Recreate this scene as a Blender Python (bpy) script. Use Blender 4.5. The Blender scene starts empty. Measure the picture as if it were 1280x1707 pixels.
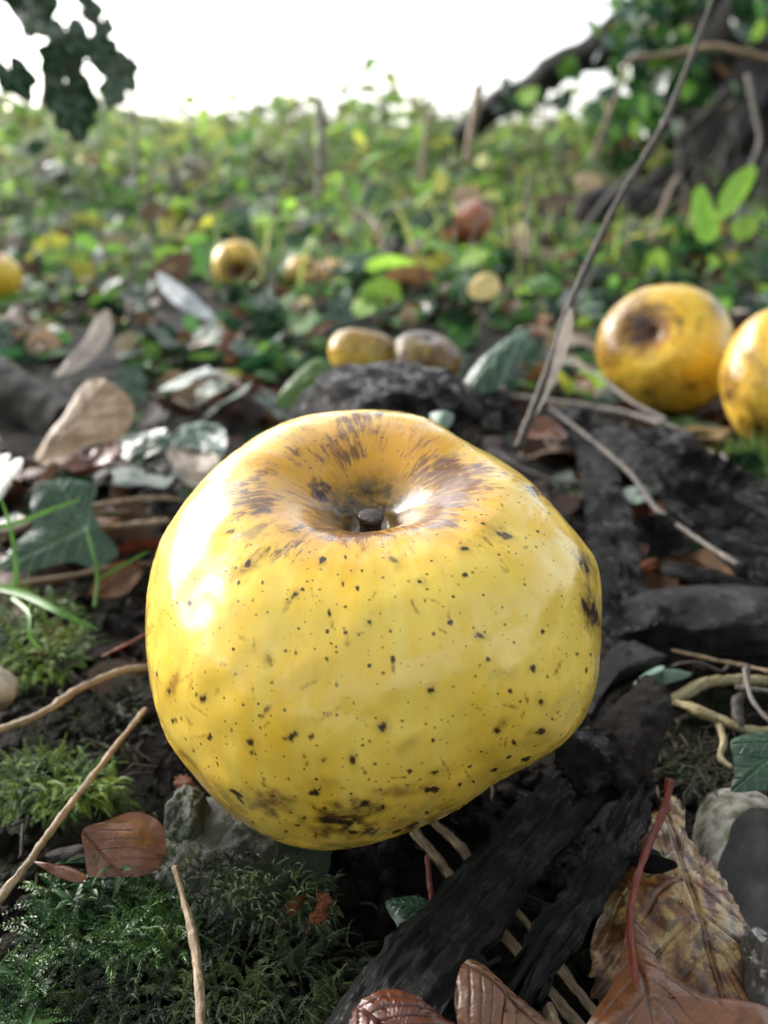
import bpy, math, random
import numpy as np
from mathutils import Vector, Matrix

S = bpy.context.scene
C = S.collection
R = math.radians
rng = np.random.default_rng(11)
random.seed(11)

# ------------------------------------------------------------------ camera
CAM_H, PITCH, F = 0.127, R(22.0), 1420.6      # F: focal length in photo pixels (1280 x 1707)
cd = bpy.data.cameras.new('camera')
cam = bpy.data.objects.new('camera', cd); C.objects.link(cam)
cam.location = (0, 0, CAM_H); cam.rotation_euler = (R(90) - PITCH, 0, 0)
cd.sensor_fit = 'VERTICAL'; cd.sensor_height = 36.0
cd.lens = 18.0 / (853.5 / F)
cd.clip_start = 0.005; cd.clip_end = 2000
cd.dof.use_dof = True; cd.dof.focus_distance = 0.139; cd.dof.aperture_fstop = cd.lens / 2.0
S.camera = cam
# ------------------------------------------------------------------ light
SUN_EL, SUN_AZ = R(27), R(-56)                # azimuth from +y (straight ahead), negative = left
wd = bpy.data.worlds.new('World'); S.world = wd; wd.use_nodes = True
wn = wd.node_tree; wn.nodes.clear()
sky = wn.nodes.new('ShaderNodeTexSky'); sky.sky_type = 'NISHITA'; sky.sun_disc = False
sky.sun_elevation = SUN_EL; sky.sun_rotation = SUN_AZ; sky.dust_density = 3.0; sky.air_density = 1.0; sky.ozone_density = 0.6
hs = wn.nodes.new('ShaderNodeHueSaturation'); hs.inputs['Saturation'].default_value = 0.30
bg = wn.nodes.new('ShaderNodeBackground'); bg.inputs['Strength'].default_value = 0.15
wo = wn.nodes.new('ShaderNodeOutputWorld')
wn.links.new(sky.outputs[0], hs.inputs['Color']); wn.links.new(hs.outputs[0], bg.inputs['Color']); wn.links.new(bg.outputs[0], wo.inputs['Surface'])
sd = bpy.data.lights.new('sun', 'SUN'); sd.energy = 0.5; sd.angle = R(40); sd.color = (1.0, 0.98, 0.95)
sun = bpy.data.objects.new('sun', sd); C.objects.link(sun); sun.location = (0, 0, 3)
sdir = Vector((math.sin(SUN_AZ) * math.cos(SUN_EL), math.cos(SUN_AZ) * math.cos(SUN_EL), math.sin(SUN_EL)))
sun.rotation_euler = sdir.to_track_quat('Z', 'Y').to_euler()
S.view_settings.view_transform = 'Standard'; S.view_settings.look = 'None'
S.view_settings.exposure = 1.8; S.view_settings.gamma = 1.0
S.render.engine = 'CYCLES'
S.cycles.max_bounces = 6; S.cycles.transparent_max_bounces = 6; S.cycles.caustics_reflective = False; S.cycles.caustics_refractive = False
S.cycles.use_denoising = True

# ------------------------------------------------------------------ pixel rays
_cp, _sp = math.cos(PITCH), math.sin(PITCH)
FW, UP, RT = np.array([0, _cp, -_sp]), np.array([0, _sp, _cp]), np.array([1.0, 0, 0])
CAM = np.array([0, 0, CAM_H])
def ray(px, py): return FW + RT * ((px - 640) / F) + UP * ((853.5 - py) / F)
def P(px, py, d): return CAM + ray(px, py) * d
def G(px, py, z=0.0):
    r = ray(px, py); return CAM + r * ((z - CAM_H) / r[2])
def proj(v):
    q = v - CAM; d = q @ FW
    return np.stack([640 + F * (q @ RT) / d, 853.5 - F * (q @ UP) / d], -1), d

# ------------------------------------------------------------------ noise
def _h(ix, iy, iz, s):
    n = (ix.astype(np.int64) * 374761393 + iy.astype(np.int64) * 668265263 + iz.astype(np.int64) * 1274126177 + s * 362437) & 0xFFFFFFFF
    n = ((n ^ (n >> 13)) * 1274126177) & 0xFFFFFFFF
    n = ((n ^ (n >> 16)) * 2246822519) & 0xFFFFFFFF
    return ((n ^ (n >> 15)) & 0xFFFFFF) / float(0xFFFFFF) * 2 - 1
def vn(p, sc, seed=0):
    q = np.asarray(p, float) * sc; i = np.floor(q).astype(np.int64); f = q - i; f = f * f * (3 - 2 * f)
    o = 0
    for a in (0, 1):
        for b in (0, 1):
            for c in (0, 1):
                w = (f[..., 0] if a else 1 - f[..., 0]) * (f[..., 1] if b else 1 - f[..., 1]) * (f[..., 2] if c else 1 - f[..., 2])
                o = o + w * _h(i[..., 0] + a, i[..., 1] + b, i[..., 2] + c, seed)
    return o
def fbm(p, sc, seed=0, oc=4, g=0.5):
    o, a = 0, 1.0
    for k in range(oc): o = o + a * vn(p, sc * 2.03 ** k, seed + k * 17); a *= g
    return o
def sstep(a, b, x):
    t = np.clip((np.asarray(x, float) - a) / (b - a), 0, 1); return t * t * (3 - 2 * t)
def catmull(pts, n, closed=False):
    p = np.asarray(pts, float); m = len(p)
    if closed: e = np.concatenate([p[-1:], p, p[:2]]); segs = m
    else: e = np.concatenate([2 * p[:1] - p[1:2], p, 2 * p[-1:] - p[-2:-1]]); segs = m - 1
    t = np.linspace(0, segs, n, endpoint=not closed); i = np.minimum(t.astype(int), segs - 1); f = (t - i)[:, None]
    a, b, c, d = e[i], e[i + 1], e[i + 2], e[i + 3]
    return 0.5 * (2 * b + (c - a) * f + (2 * a - 5 * b + 4 * c - d) * f ** 2 + (3 * b - a - 3 * c + d) * f ** 3)

# ------------------------------------------------------------------ mesh helpers
class MB:
    def __init__(s): s.v, s.f, s.a, s.n = [], [], {}, 0
    def add(s, v, f, **at):
        v = np.asarray(v, float); k = len(v)
        for key in set(s.a) | set(at):
            if key not in s.a: s.a[key] = [np.zeros((s.n, 3)) if np.ndim(at[key]) == 2 else np.zeros(s.n)] if s.n else []
            x = at.get(key)
            if x is None: x = np.zeros((k, 3)) if (s.a[key] and s.a[key][0].ndim == 2) else np.zeros(k)
            x = np.asarray(x, float)
            if x.ndim == 0: x = np.full(k, float(x))
            s.a[key].append(x)
        s.v.append(v)
        for g in (f if isinstance(f, list) else [f]): s.f.append(np.asarray(g, np.int64) + s.n)
        s.n += k
    def build(s, name, m, parent=None, smooth=True, loc=None):
        v = np.concatenate(s.v); me = bpy.data.meshes.new(name)
        loc = np.zeros(3) if loc is None else np.asarray(loc, float)
        v = v - loc
        me.vertices.add(len(v)); me.vertices.foreach_set('co', v.ravel())
        tot = np.concatenate([np.full(len(g), g.shape[1]) for g in s.f]); idx = np.concatenate([g.ravel() for g in s.f])
        me.loops.add(len(idx)); me.loops.foreach_set('vertex_index', idx.astype(np.int32))
        me.polygons.add(len(tot)); st = np.concatenate([[0], np.cumsum(tot)[:-1]])
        me.polygons.foreach_set('loop_start', st.astype(np.int32))
        try: me.polygons.foreach_set('loop_total', tot.astype(np.int32))
        except Exception: pass
        me.polygons.foreach_set('use_smooth', np.full(len(tot), smooth))
        for key, l in s.a.items():
            x = np.concatenate(l)
            if x.ndim == 2:
                at = me.attributes.new(key, 'FLOAT_VECTOR', 'POINT'); at.data.foreach_set('vector', x.ravel())
            else:
                at = me.attributes.new(key, 'FLOAT', 'POINT'); at.data.foreach_set('value', x)
        me.update(calc_edges=True); me.validate()
        me.materials.append(m)
        return link(name, me, parent, loc)
def link(name, me, parent=None, loc=(0, 0, 0)):
    o = bpy.data.objects.new(name, me); C.objects.link(o); o.location = loc
    if parent is not None:
        o.parent = parent; o.location = Vector(loc) - parent.location
    return o
def empty(name, loc=(0, 0, 0)):
    o = bpy.data.objects.new(name, None); C.objects.link(o); o.location = loc; o.empty_display_size = 0.01
    return o
def tag(o, label, cat, group=None):
    o['label'] = label; o['category'] = cat
    if group: o['group'] = group
    return o
def kind(o, k): o['kind'] = k; return o

def grid_faces(nr, nc, wrap=False):
    i = np.arange(nr - 1)[:, None]; j = np.arange(nc if wrap else nc - 1)[None]
    j2 = (j + 1) % nc
    return np.stack([i * nc + j, i * nc + j2, (i + 1) * nc + j2, (i + 1) * nc + j], -1).reshape(-1, 4)
def tube(pts, rad, sides=8, n=None, rough=0.0, seed=0, cap=True):
    pts = np.asarray(pts, float)
    if n: pts = catmull(pts, n)
    n = len(pts); rad = np.interp(np.linspace(0, 1, n), np.linspace(0, 1, len(np.atleast_1d(rad))), np.atleast_1d(rad))
    tg = np.gradient(pts, axis=0); tg /= np.linalg.norm(tg, axis=1)[:, None] + 1e-12
    ref = np.array([0.31, 0.17, 0.93]); a = np.cross(tg, ref); a /= np.linalg.norm(a, axis=1)[:, None] + 1e-9; b = np.cross(tg, a)
    th = np.linspace(0, 2 * math.pi, sides, endpoint=False)
    ring = a[:, None] * np.cos(th)[None, :, None] + b[:, None] * np.sin(th)[None, :, None]
    rr = np.repeat(rad[:, None], sides, 1)
    if rough:
        q = pts[:, None] + ring * rad[:, None, None]
        rr = rr * (1 + rough * fbm(q, 0.33 / max(rad.max(), 1e-6), seed, 4, 0.6))
    v = (pts[:, None] + ring * rr[..., None]).reshape(-1, 3)
    f = [grid_faces(n, sides, True)]
    s = np.concatenate([[0], np.cumsum(np.linalg.norm(np.diff(pts, axis=0), axis=1))])
    lc = np.stack([np.repeat(s, sides), np.tile(np.cos(th), n) * rad.max(), np.tile(np.sin(th), n) * rad.max()], -1)
    if cap:
        v = np.concatenate([v, pts[:1], pts[-1:]]); lc = np.concatenate([lc, lc[:1], lc[-1:]])
        j = np.arange(sides); j2 = (j + 1) % sides; k = n * sides
        f.append(np.stack([np.full(sides, k), j2, j], -1)); f.append(np.stack([np.full(sides, k + 1), (n - 1) * sides + j, (n - 1) * sides + j2], -1))
    return v, f, lc
_ico = {}
def ico(sub):
    if sub not in _ico:
        import bmesh
        b = bmesh.new(); bmesh.ops.create_icosphere(b, subdivisions=sub, radius=1.0)
        b.verts.ensure_lookup_table(); _ico[sub] = (np.array([x.co[:] for x in b.verts]), np.array([[w.index for w in f.verts] for f in b.faces])); b.free()
    return _ico[sub]

# ------------------------------------------------------------------ materials
class Mat:
    def __init__(s, name):
        s.m = bpy.data.materials.new(name); s.m.use_nodes = True; s.t = s.m.node_tree; s.t.nodes.clear()
        s.out = s.t.nodes.new('ShaderNodeOutputMaterial')
    def n(s, ty, ins=None, **pr):
        nd = s.t.nodes.new('ShaderNode' + ty)
        for k, v in pr.items(): setattr(nd, k, v)
        for k, v in (ins or {}).items():
            if isinstance(v, bpy.types.NodeSocket): s.t.links.new(v, nd.inputs[k])
            else:
                if isinstance(v, tuple) and len(v) == 3 and nd.inputs[k].type == 'RGBA': v = v + (1,)
                nd.inputs[k].default_value = v
        return nd
    def co(s): return s.n('TexCoord').outputs['Object']
    def attr(s, name, out='Fac'): return s.n('Attribute', attribute_name=name).outputs[out]
    def noise(s, vec, sc, det=4, ro=0.55, dist=0.0, out=0): return s.n('TexNoise', {'Vector': vec, 'Scale': sc, 'Detail': det, 'Roughness': ro, 'Distortion': dist}).outputs[out]
    def vor(s, vec, sc, feat='F1'): return s.n('TexVoronoi', {'Vector': vec, 'Scale': sc}, feature=feat)
    def ramp(s, fac, stops):
        nd = s.n('ValToRGB', {0: fac}); e = nd.color_ramp.elements
        while len(e) < len(stops): e.new(0.5)
        for el, (p, c) in zip(e, stops):
            el.position = p; el.color = (c, c, c, 1) if not isinstance(c, tuple) else c + (1,)
        return nd.outputs[0]
    def mix(s, fac, a, b, bt='MIX'): return s.n('Mix', {0: fac, 6: a, 7: b}, data_type='RGBA', blend_type=bt).outputs[2]
    def math(s, op, a, b=0.0, clamp=False): return s.n('Math', {0: a, 1: b}, operation=op, use_clamp=clamp).outputs[0]
    def vmul(s, v, sc): return s.n('VectorMath', {0: v, 1: sc}, operation='MULTIPLY').outputs[0]
    def vadd(s, v, w): return s.n('VectorMath', {0: v, 1: w}, operation='ADD').outputs[0]
    def bump(s, h, st, dist, nrm=None):
        i = {'Height': h, 'Strength': st, 'Distance': dist}
        if nrm is not None: i['Normal'] = nrm
        return s.n('Bump', i).outputs[0]
    def pbr(s, col, rough, nrm=None, trans=None, **kw):
        i = {'Base Color': col, 'Roughness': rough}
        if nrm is not None: i['Normal'] = nrm
        for k, v in kw.items(): i[k.replace('_', ' ')] = v
        b = s.n('BsdfPrincipled', i); o = b.outputs[0]
        if trans:
            f, tc = trans
            t = s.n('BsdfTranslucent', {'Color': tc}); o = s.n('MixShader', {0: f, 1: o, 2: t.outputs[0]}).outputs[0]
        s.t.links.new(o, s.out.inputs[0]); return s.m

def soil_mat():
    M = Mat('wet_soil'); c = M.co()
    a = M.noise(c, 90, 8, 0.65); b = M.noise(c, 700, 4, 0.6)
    col = M.ramp(a, [(0.3, (0.004, 0.003, 0.0025)), (0.55, (0.010, 0.0078, 0.0062)), (0.8, (0.026, 0.021, 0.0165))])
    col = M.mix(M.ramp(M.noise(c, 25, 5), [(0.52, 0.0), (0.68, 0.6)]), col, (0.020, 0.028, 0.008))
    hgt = M.math('ADD', M.math('MULTIPLY', a, 2.0), b)
    return M.pbr(col, M.ramp(b, [(0.3, 0.45), (0.7, 0.9)]), M.bump(hgt, 1.0, 0.0018), Specular_IOR_Level=0.1)
def bark_mat(name, c0, c1, c2, rough=(0.3, 0.6), sc=1.0, bs=0.8, cross=0.0, wet=0.0, spec=0.22):
    M = Mat(name); lc = M.attr('lc', 'Vector')
    v = M.vmul(lc, (1.0, 9.0, 9.0))
    a = M.noise(v, 70 * sc, 8, 0.65, 0.4); b = M.noise(M.vmul(lc, (1, 5, 5)), 420 * sc, 5, 0.65); big = M.noise(lc, 60, 3)
    col = M.ramp(a, [(0.32, c0), (0.55, c1), (0.78, c2)])
    col = M.mix(M.ramp(M.noise(M.vmul(lc, (1, 4, 4)), 500 * sc, 5, 0.7), [(0.38, 0.75), (0.56, 0.0)]), col, c0)
    col = M.mix(M.ramp(big, [(0.35, 0.0), (0.7, 0.65)]), col, c1)
    crk = M.ramp(M.noise(M.vmul(M.vadd(lc, (.7, .2, .4)), (1.6, 10, 10)), 130 * sc, 5, 0.6, 0.8), [(0.47, 1.0), (0.50, 0.0), (0.53, 1.0)])
    col = M.mix(crk, c0, col)
    h = M.math('ADD', M.math('MULTIPLY', a, 1.2), M.math('ADD', M.math('ADD', b, M.math('MULTIPLY', crk, 0.5)), M.math('MULTIPLY', M.noise(M.vmul(lc, (1, 3, 3)), 1100, 4, 0.7), 0.7)))
    if cross:
        w = M.noise(M.vmul(lc, (7.0, 1.2, 1.2)), 75, 5, 0.6, 0.8); h = M.math('ADD', h, M.math('MULTIPLY', w, cross))
    return M.pbr(col, M.ramp(M.noise(lc, 160, 4), [(0.35, rough[0]), (0.65, rough[1])]), M.bump(h, bs, 0.0016), Specular_IOR_Level=spec, Coat_Weight=M.math('MULTIPLY', M.ramp(M.noise(M.vadd(lc, (.3, .1, .2)), 130, 6, 0.7), [(0.49, 0.0), (0.56, 1.0)]), wet), Coat_Roughness=0.10, Coat_Normal=M.bump(M.math('ADD', h, M.noise(lc, 340, 5, 0.65)), 0.7, 0.0018))
def leaf_mat(name, c0, c1, vein, spot=(0.05, 0.02, 0.01), spotamt=0.3, rough=0.35, tr=0.25, sc=180.0, veinamt=0.8, bs=0.5, coat=0.0, rnd=0.25, wet=0.0):
    M = Mat(name); c = M.co()
    a = M.noise(c, sc, 6, 0.6); d = M.noise(c, sc * 3.7, 5, 0.65)
    col = M.mix(M.ramp(a, [(0.35, 0.0), (0.65, 1.0)]), c0, c1)
    col = M.mix(M.math('MULTIPLY', M.ramp(d, [(0.55, 0.0), (0.68, 1.0)]), spotamt), col, spot)
    vn_ = M.attr('vein')
    col = M.mix(M.math('MULTIPLY', vn_, veinamt, True), col, vein)
    oi = M.n('ObjectInfo').outputs['Random']
    col = M.n('HueSaturation', {'Hue': M.n('MapRange', {0: oi, 3: 0.5 - rnd * 0.06, 4: 0.5 + rnd * 0.06}).outputs[0], 'Value': M.n('MapRange', {0: oi, 3: 1 - rnd, 4: 1 + rnd}).outputs[0], 'Color': col}).outputs[0]
    h = M.math('ADD', M.math('MULTIPLY', vn_, -0.35), M.math('MULTIPLY', d, 0.8))
    rr = M.ramp(M.noise(c, sc * 0.8, 3), [(0.4, rough), (0.6, min(1, rough + 0.2))])
    return M.pbr(col, rr, M.bump(h, bs, 0.0006), trans=(tr, col) if tr else None, Coat_Weight=coat, Coat_Roughness=0.12, Specular_IOR_Level=0.5)
def plain_mat(name, c0, c1, sc=200, rough=0.6, bs=0.4, tr=0, coat=0.0, stops=(0.35, 0.65), spec=0.4):
    M = Mat(name); c = M.co(); a = M.noise(c, sc, 6, 0.6)
    col = M.ramp(a, [(stops[0], c0), (stops[1], c1)])
    return M.pbr(col, rough, M.bump(M.noise(c, sc * 2.5, 5, 0.65), bs, 0.0006), trans=(tr, col) if tr else None, Coat_Weight=coat, Coat_Roughness=0.1, Specular_IOR_Level=spec)
def moss_mat(name, c0, c1, c2, rough=0.5, coat=0.0):
    M = Mat(name); c = M.co(); a = M.noise(c, 110, 4); t = M.math('ADD', a, M.math('MULTIPLY', M.attr('tone'), 0.20)); t = M.math('ADD', t, M.math('MULTIPLY', M.math('SUBTRACT', M.noise(c, 900, 3), 0.5), 0.25))
    col = M.ramp(t, [(0.3, c0), (0.52, c1), (0.78, c2)])
    return M.pbr(col, rough, None, trans=(0.25, col), Coat_Weight=coat, Coat_Roughness=0.1, Specular_IOR_Level=0.35)
def twig_mat(name, c0, c1, c2, rough=0.55):
    M = Mat(name); lc = M.attr('lc', 'Vector')
    a = M.noise(M.vmul(lc, (1, 6, 6)), 260, 6, 0.65); b = M.noise(lc, 120, 4)
    col = M.ramp(a, [(0.3, c0), (0.52, c1), (0.75, c2)]); col = M.mix(M.ramp(b, [(0.45, 0.0), (0.7, 0.8)]), col, c0)
    return M.pbr(col, rough, M.bump(a, 0.6, 0.0006), Specular_IOR_Level=0.4)
def cover_mat(name='cover_leaves', rough=0.40, spec=0.3, tr=0.50):
    M = Mat(name); col = M.attr('col', 'Color'); c = M.co()
    col = M.mix(M.ramp(M.noise(c, 120, 3), [(0.4, 0.0), (0.7, 0.35)]), col, M.mix(0.6, col, (0.02, 0.03, 0.01)))
    return M.pbr(col, rough, None, trans=(tr, M.mix(0.35, col, M.mix(1.0, col, (1.7, 1.8, 1.2), 'MULTIPLY'))), Specular_IOR_Level=spec)

MT = dict(
    soil=soil_mat(),
    black_bark=bark_mat('wet_black_bark', (0.003, 0.0027, 0.0027), (0.011, 0.0095, 0.0092), (0.045, 0.037, 0.033), (0.42, 0.62), wet=0.4),
    plank=bark_mat('wet_plank', (0.0025, 0.0024, 0.003), (0.008, 0.0075, 0.0085), (0.024, 0.021, 0.023), (0.25, 0.5), cross=2.5, wet=0.6, spec=0.12),
    splinter=bark_mat('splintered_wood', (0.006, 0.005, 0.0045), (0.026, 0.018, 0.015), (0.085, 0.058, 0.048), (0.5, 0.75), wet=0.1),
    wet_black=bark_mat('wet_black_leaf', (0.003, 0.0025, 0.003), (0.009, 0.007, 0.0075), (0.024, 0.017, 0.017), (0.35, 0.5), sc=0.7, wet=0.8, bs=0.7, spec=0.06),
    log=bark_mat('grey_log', (0.012, 0.010, 0.008), (0.035, 0.030, 0.025), (0.10, 0.085, 0.075), (0.5, 0.75)),
    trunk=bark_mat('trunk_bark', (0.008, 0.007, 0.006), (0.026, 0.022, 0.019), (0.07, 0.062, 0.055), (0.5, 0.8), sc=0.12),
    tan_twig=twig_mat('tan_twig', (0.05, 0.032, 0.018), (0.27, 0.19, 0.115), (0.52, 0.42, 0.29)),
    dark_twig=twig_mat('dark_twig', (0.012, 0.009, 0.007), (0.05, 0.035, 0.026), (0.14, 0.11, 0.085)),
    grey_twig=twig_mat('grey_twig', (0.05, 0.042, 0.036), (0.13, 0.11, 0.095), (0.28, 0.24, 0.20)),
    red_stalk=twig_mat('red_stalk', (0.06, 0.008, 0.007), (0.17, 0.024, 0.014), (0.30, 0.075, 0.035), 0.35),
    root=twig_mat('pale_root', (0.10, 0.08, 0.035), (0.30, 0.25, 0.13), (0.52, 0.46, 0.28)),
    brown_leaf=leaf_mat('brown_dead_leaf', (0.12, 0.048, 0.02), (0.26, 0.125, 0.055), (0.10, 0.045, 0.022), rough=0.3, tr=0.12, veinamt=0.4, coat=0.25, spotamt=0.7),
    tan_leaf=leaf_mat('tan_dead_leaf', (0.30, 0.20, 0.115), (0.46, 0.33, 0.21), (0.22, 0.13, 0.07), rough=0.45, tr=0.2, veinamt=0.5, spotamt=0.5),
    pale_leaf=leaf_mat('pale_dry_leaf', (0.42, 0.34, 0.29), (0.60, 0.52, 0.46), (0.40, 0.28, 0.22), rough=0.5, tr=0.2, spotamt=0.15),
    red_leaf=leaf_mat('red_brown_leaf', (0.085, 0.024, 0.010), (0.20, 0.072, 0.028), (0.05, 0.014, 0.010), rough=0.22, tr=0.08, coat=0.4, veinamt=0.45, spotamt=0.6),
    ivy=leaf_mat('dark_ivy', (0.008, 0.034, 0.015), (0.020, 0.062, 0.024), (0.13, 0.22, 0.13), spot=(0.012, 0.02, 0.012), spotamt=0.25, rough=0.22, tr=0.05, veinamt=0.9, coat=0.4),
    ivy_bright=leaf_mat('green_leaf', (0.05, 0.15, 0.022), (0.12, 0.25, 0.035), (0.15, 0.26, 0.08), spot=(0.03, 0.07, 0.01), spotamt=0.2, rough=0.3, tr=0.35),
    lime=leaf_mat('lime_leaf', (0.17, 0.33, 0.035), (0.28, 0.44, 0.06), (0.32, 0.46, 0.12), spot=(0.1, 0.2, 0.02), spotamt=0.1, rough=0.4, tr=0.45),
    grey_leaf=leaf_mat('grey_slender_leaf', (0.30, 0.33, 0.36), (0.46, 0.50, 0.54), (0.5, 0.5, 0.5), spotamt=0.1, rough=0.3, tr=0.1),
    ivy_pale=leaf_mat('pale_teal_leaf', (0.10, 0.17, 0.13), (0.19, 0.28, 0.22), (0.2, 0.28, 0.22), spotamt=0.2, rough=0.35, tr=0.15),
    grass=plain_mat('grass_blade', (0.06, 0.17, 0.03), (0.14, 0.30, 0.06), 120, 0.35, 0.1, tr=0.3),
    moss=moss_mat('feather_moss', (0.012, 0.035, 0.006), (0.065, 0.14, 0.018), (0.24, 0.36, 0.05)),
    moss_dark=moss_mat('dark_moss', (0.006, 0.013, 0.005), (0.022, 0.038, 0.012), (0.10, 0.14, 0.04)),
    moss_star=moss_mat('star_moss', (0.010, 0.036, 0.010), (0.036, 0.10, 0.024), (0.13, 0.24, 0.05), 0.3, 0.15),
    chip=bark_mat('orange_chip', (0.07, 0.02, 0.008), (0.26, 0.09, 0.034), (0.46, 0.22, 0.11), (0.35, 0.6)),
    cover=cover_mat(), ivy_gloss=cover_mat('glossy_ivy_leaves', 0.18, 0.6, 0.15),
)

# ------------------------------------------------------------------ ground
def height(x, y):
    x = np.asarray(x, float); y = np.asarray(y, float); p = np.stack([x, y, np.zeros_like(x)], -1)
    near = 1 - sstep(0.35, 0.9, y)
    z = 0.215 * sstep(0.9, 4.6, y) - 0.07 * np.clip(y - 5.2, 0, 25)
    z = z + 0.02 * sstep(0.4, 2.5, x) * sstep(0.5, 1.5, y)
    far = sstep(0.4, 2.0, np.abs(y)) 
    z = z + fbm(p, 14, 3, 3) * (0.0035 + 0.012 * far) + fbm(p, 3, 5, 3) * 0.02 * far
    z = z + fbm(p, 75, 8, 4, 0.6) * 0.0019 * near
    z = z - 0.003
    z = z + 0.0125 * np.exp(-(((x + 0.003) / 0.026) ** 2 + ((y - 0.150) / 0.022) ** 2))
    z = z - 0.004 * np.exp(-(((x - 0.01) / 0.05) ** 2 + ((y - 0.10) / 0.03) ** 2))
    return z
def T(px, py, dz=0.0):
    """where the ray of a photo pixel meets the ground (raised by dz)"""
    r = ray(px, py); d = np.linspace(0.06, 7.0, 4000); q = CAM + r[None] * d[:, None]
    b = q[:, 2] - height(q[:, 0], q[:, 1]) - dz; k = np.argmax(b < 0) if (b < 0).any() else len(d) - 1
    k = max(k, 1); t = b[k - 1] / (b[k - 1] - b[k]) if b[k] < 0 else 1
    return q[k - 1] + (q[k] - q[k - 1]) * t

n = 760
u = np.linspace(-1, 1, n); a_ = 0.06; b_ = math.asinh(300 / a_)
X = a_ * np.sinh(b_ * u); Y = 0.14 + a_ * np.sinh(b_ * u)
gx, gy = np.meshgrid(X, Y)
gz = height(gx, gy)
m = MB(); m.add(np.stack([gx, gy, gz], -1).reshape(-1, 3), grid_faces(n, n))
kind(m.build('ground', MT['soil']), 'structure')

# ------------------------------------------------------------------ apples
PROF = [(0.0, .485), (.05, .48), (.08, .49), (.105, .53), (.14, .562), (.19, .60), (.255, .64), (.34, .678), (.43, .698), (.54, .696), (.67, .652), (.78, .565), (.88, .43), (.96, .23), (1.0, 0.0), (.985, -.20), (.925, -.41), (.82, -.59), (.69, -.715), (.55, -.79), (.42, -.82), (.30, -.80), (.19, -.735), (.09, -.68), (0, -.67)]
PROF_B = [(0.0, .69), (.03, .685), (.055, .70), (.085, .735), (.14, .765), (.25, .792), (.36, .795), (.48, .785), (.60, .735), (.72, .65), (.83, .53), (.92, .37), (.98, .18), (1.0, 0.0), (.985, -.20), (.925, -.41), (.82, -.59), (.69, -.715), (.55, -.79), (.42, -.82), (.30, -.80), (.19, -.735), (.09, -.68), (0, -.67)]
def apple_mat(name, y0, y1, rus, cav, small=1.0, brown=0.0, coat=1.0):
    M = Mat(name); c = M.co(); az = M.attr('az', 'Vector')
    col = M.mix(M.ramp(M.noise(c, 45, 4), [(0.35, 0.0), (0.65, 1.0)]), y0, y1)
    col = M.mix(M.ramp(M.noise(c, 28, 3, 0.5, 0.6), [(0.58, 0.0), (0.75, 0.18)]), col, (0.52, 0.44, 0.035))
    col = M.mix(M.ramp(M.noise(M.vmul(az, (1, 1, .22)), 2.2, 4, 0.6), [(0.46, 0.0), (0.70, 0.45)]), col, (0.84, 0.68, 0.17))
    col = M.mix(M.ramp(M.noise(c, 170, 5, 0.7), [(0.56, 0.0), (0.72, 0.30)]), col, (0.55, 0.33, 0.03))
    rm = M.attr('rus'); bd = M.attr('band'); wob = M.noise(az, 1.1, 4, 0.6)
    # ochre wash down in the cavity
    wash = M.math('MULTIPLY', M.math('SUBTRACT', M.math('ADD', rm, M.math('MULTIPLY', wob, 0.55)), 0.62), 2.6, True)
    col = M.mix(M.math('MULTIPLY', wash, 0.85, True), col, cav)
    # radial russet streaks
    pat = M.math('MULTIPLY', M.math('SUBTRACT', M.noise(c, 80, 4), 0.50), 1.1); st = M.math('ADD', M.noise(M.vmul(az, (1, 1, .8)), 2.3, 8, 0.68, 0.7), pat); st2 = M.math('ADD', M.noise(M.vmul(az, (1.0, 1.0, 0.7)), 4.2, 7, 0.66, 0.4), pat)
    sm = M.math('MULTIPLY', M.math('SUBTRACT', M.math('ADD', M.math('MULTIPLY', bd, 0.40), st), 0.86), 6.0, True)
    col = M.mix(M.math('MULTIPLY', sm, 0.8), col, rus)
    sm2 = M.math('MULTIPLY', M.math('SUBTRACT', M.math('ADD', M.math('MULTIPLY', bd, 0.34), st2), 0.835), 9.0, True)
    col = M.mix(M.math('MULTIPLY', sm2, 0.8), col, (0.085, 0.034, 0.012))
    # grey olive scurf round the stem
    core = M.attr('core')
    col = M.mix(M.math('MULTIPLY', M.math('MULTIPLY', core, M.ramp(M.noise(c, 420, 5, 0.7), [(0.35, 0.45), (0.6, 1.0)])), 1.0, True), col, (0.026, 0.020, 0.010))
    # bruises and a painted fold shade, then lenticels
    br = M.math('MULTIPLY', M.attr('bruise'), M.ramp(M.noise(c, 500, 6, 0.7), [(0.38, 0.55), (0.54, 1.15)]), True)
    col = M.mix(br, col, (0.085, 0.030, 0.009))
    if brown: col = M.mix(M.ramp(M.noise(c, 50, 6, 0.6, 0.5), [(0.62 - brown * 0.3, 0.0), (0.80 - brown * 0.3, 0.85)]), col, (0.13, 0.05, 0.018))
    spots = None
    for sc, k, mn in ((360, 0.12, 0.0), (640, 0.22, 0.03), (1050, 0.26, 0.05)):
        v = M.vor(M.vadd(c, (sc, 0.37, 0.11)), sc); rr = M.n('SeparateColor', {0: v.outputs['Color']}).outputs[0]
        th = M.math('ADD', M.math('MULTIPLY', M.math('POWER', rr, 3.5), k * small), mn * small)
        d = M.math('ADD', v.outputs['Distance'], M.math('MULTIPLY', M.noise(c, sc * 4, 4, 0.7), 0.26))
        d = M.math('SUBTRACT', d, 0.13)
        s1 = M.math('MULTIPLY', M.math('SUBTRACT', th, d), 26.0, True)
        spots = s1 if spots is None else M.math('MAXIMUM', spots, s1)
    big = M.attr('spot')
    col = M.mix(M.math('MULTIPLY', spots, M.ramp(M.noise(c, 200, 2), [(0.4, 0.45), (0.6, 0.95)])), col, (0.085, 0.042, 0.010))
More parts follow.
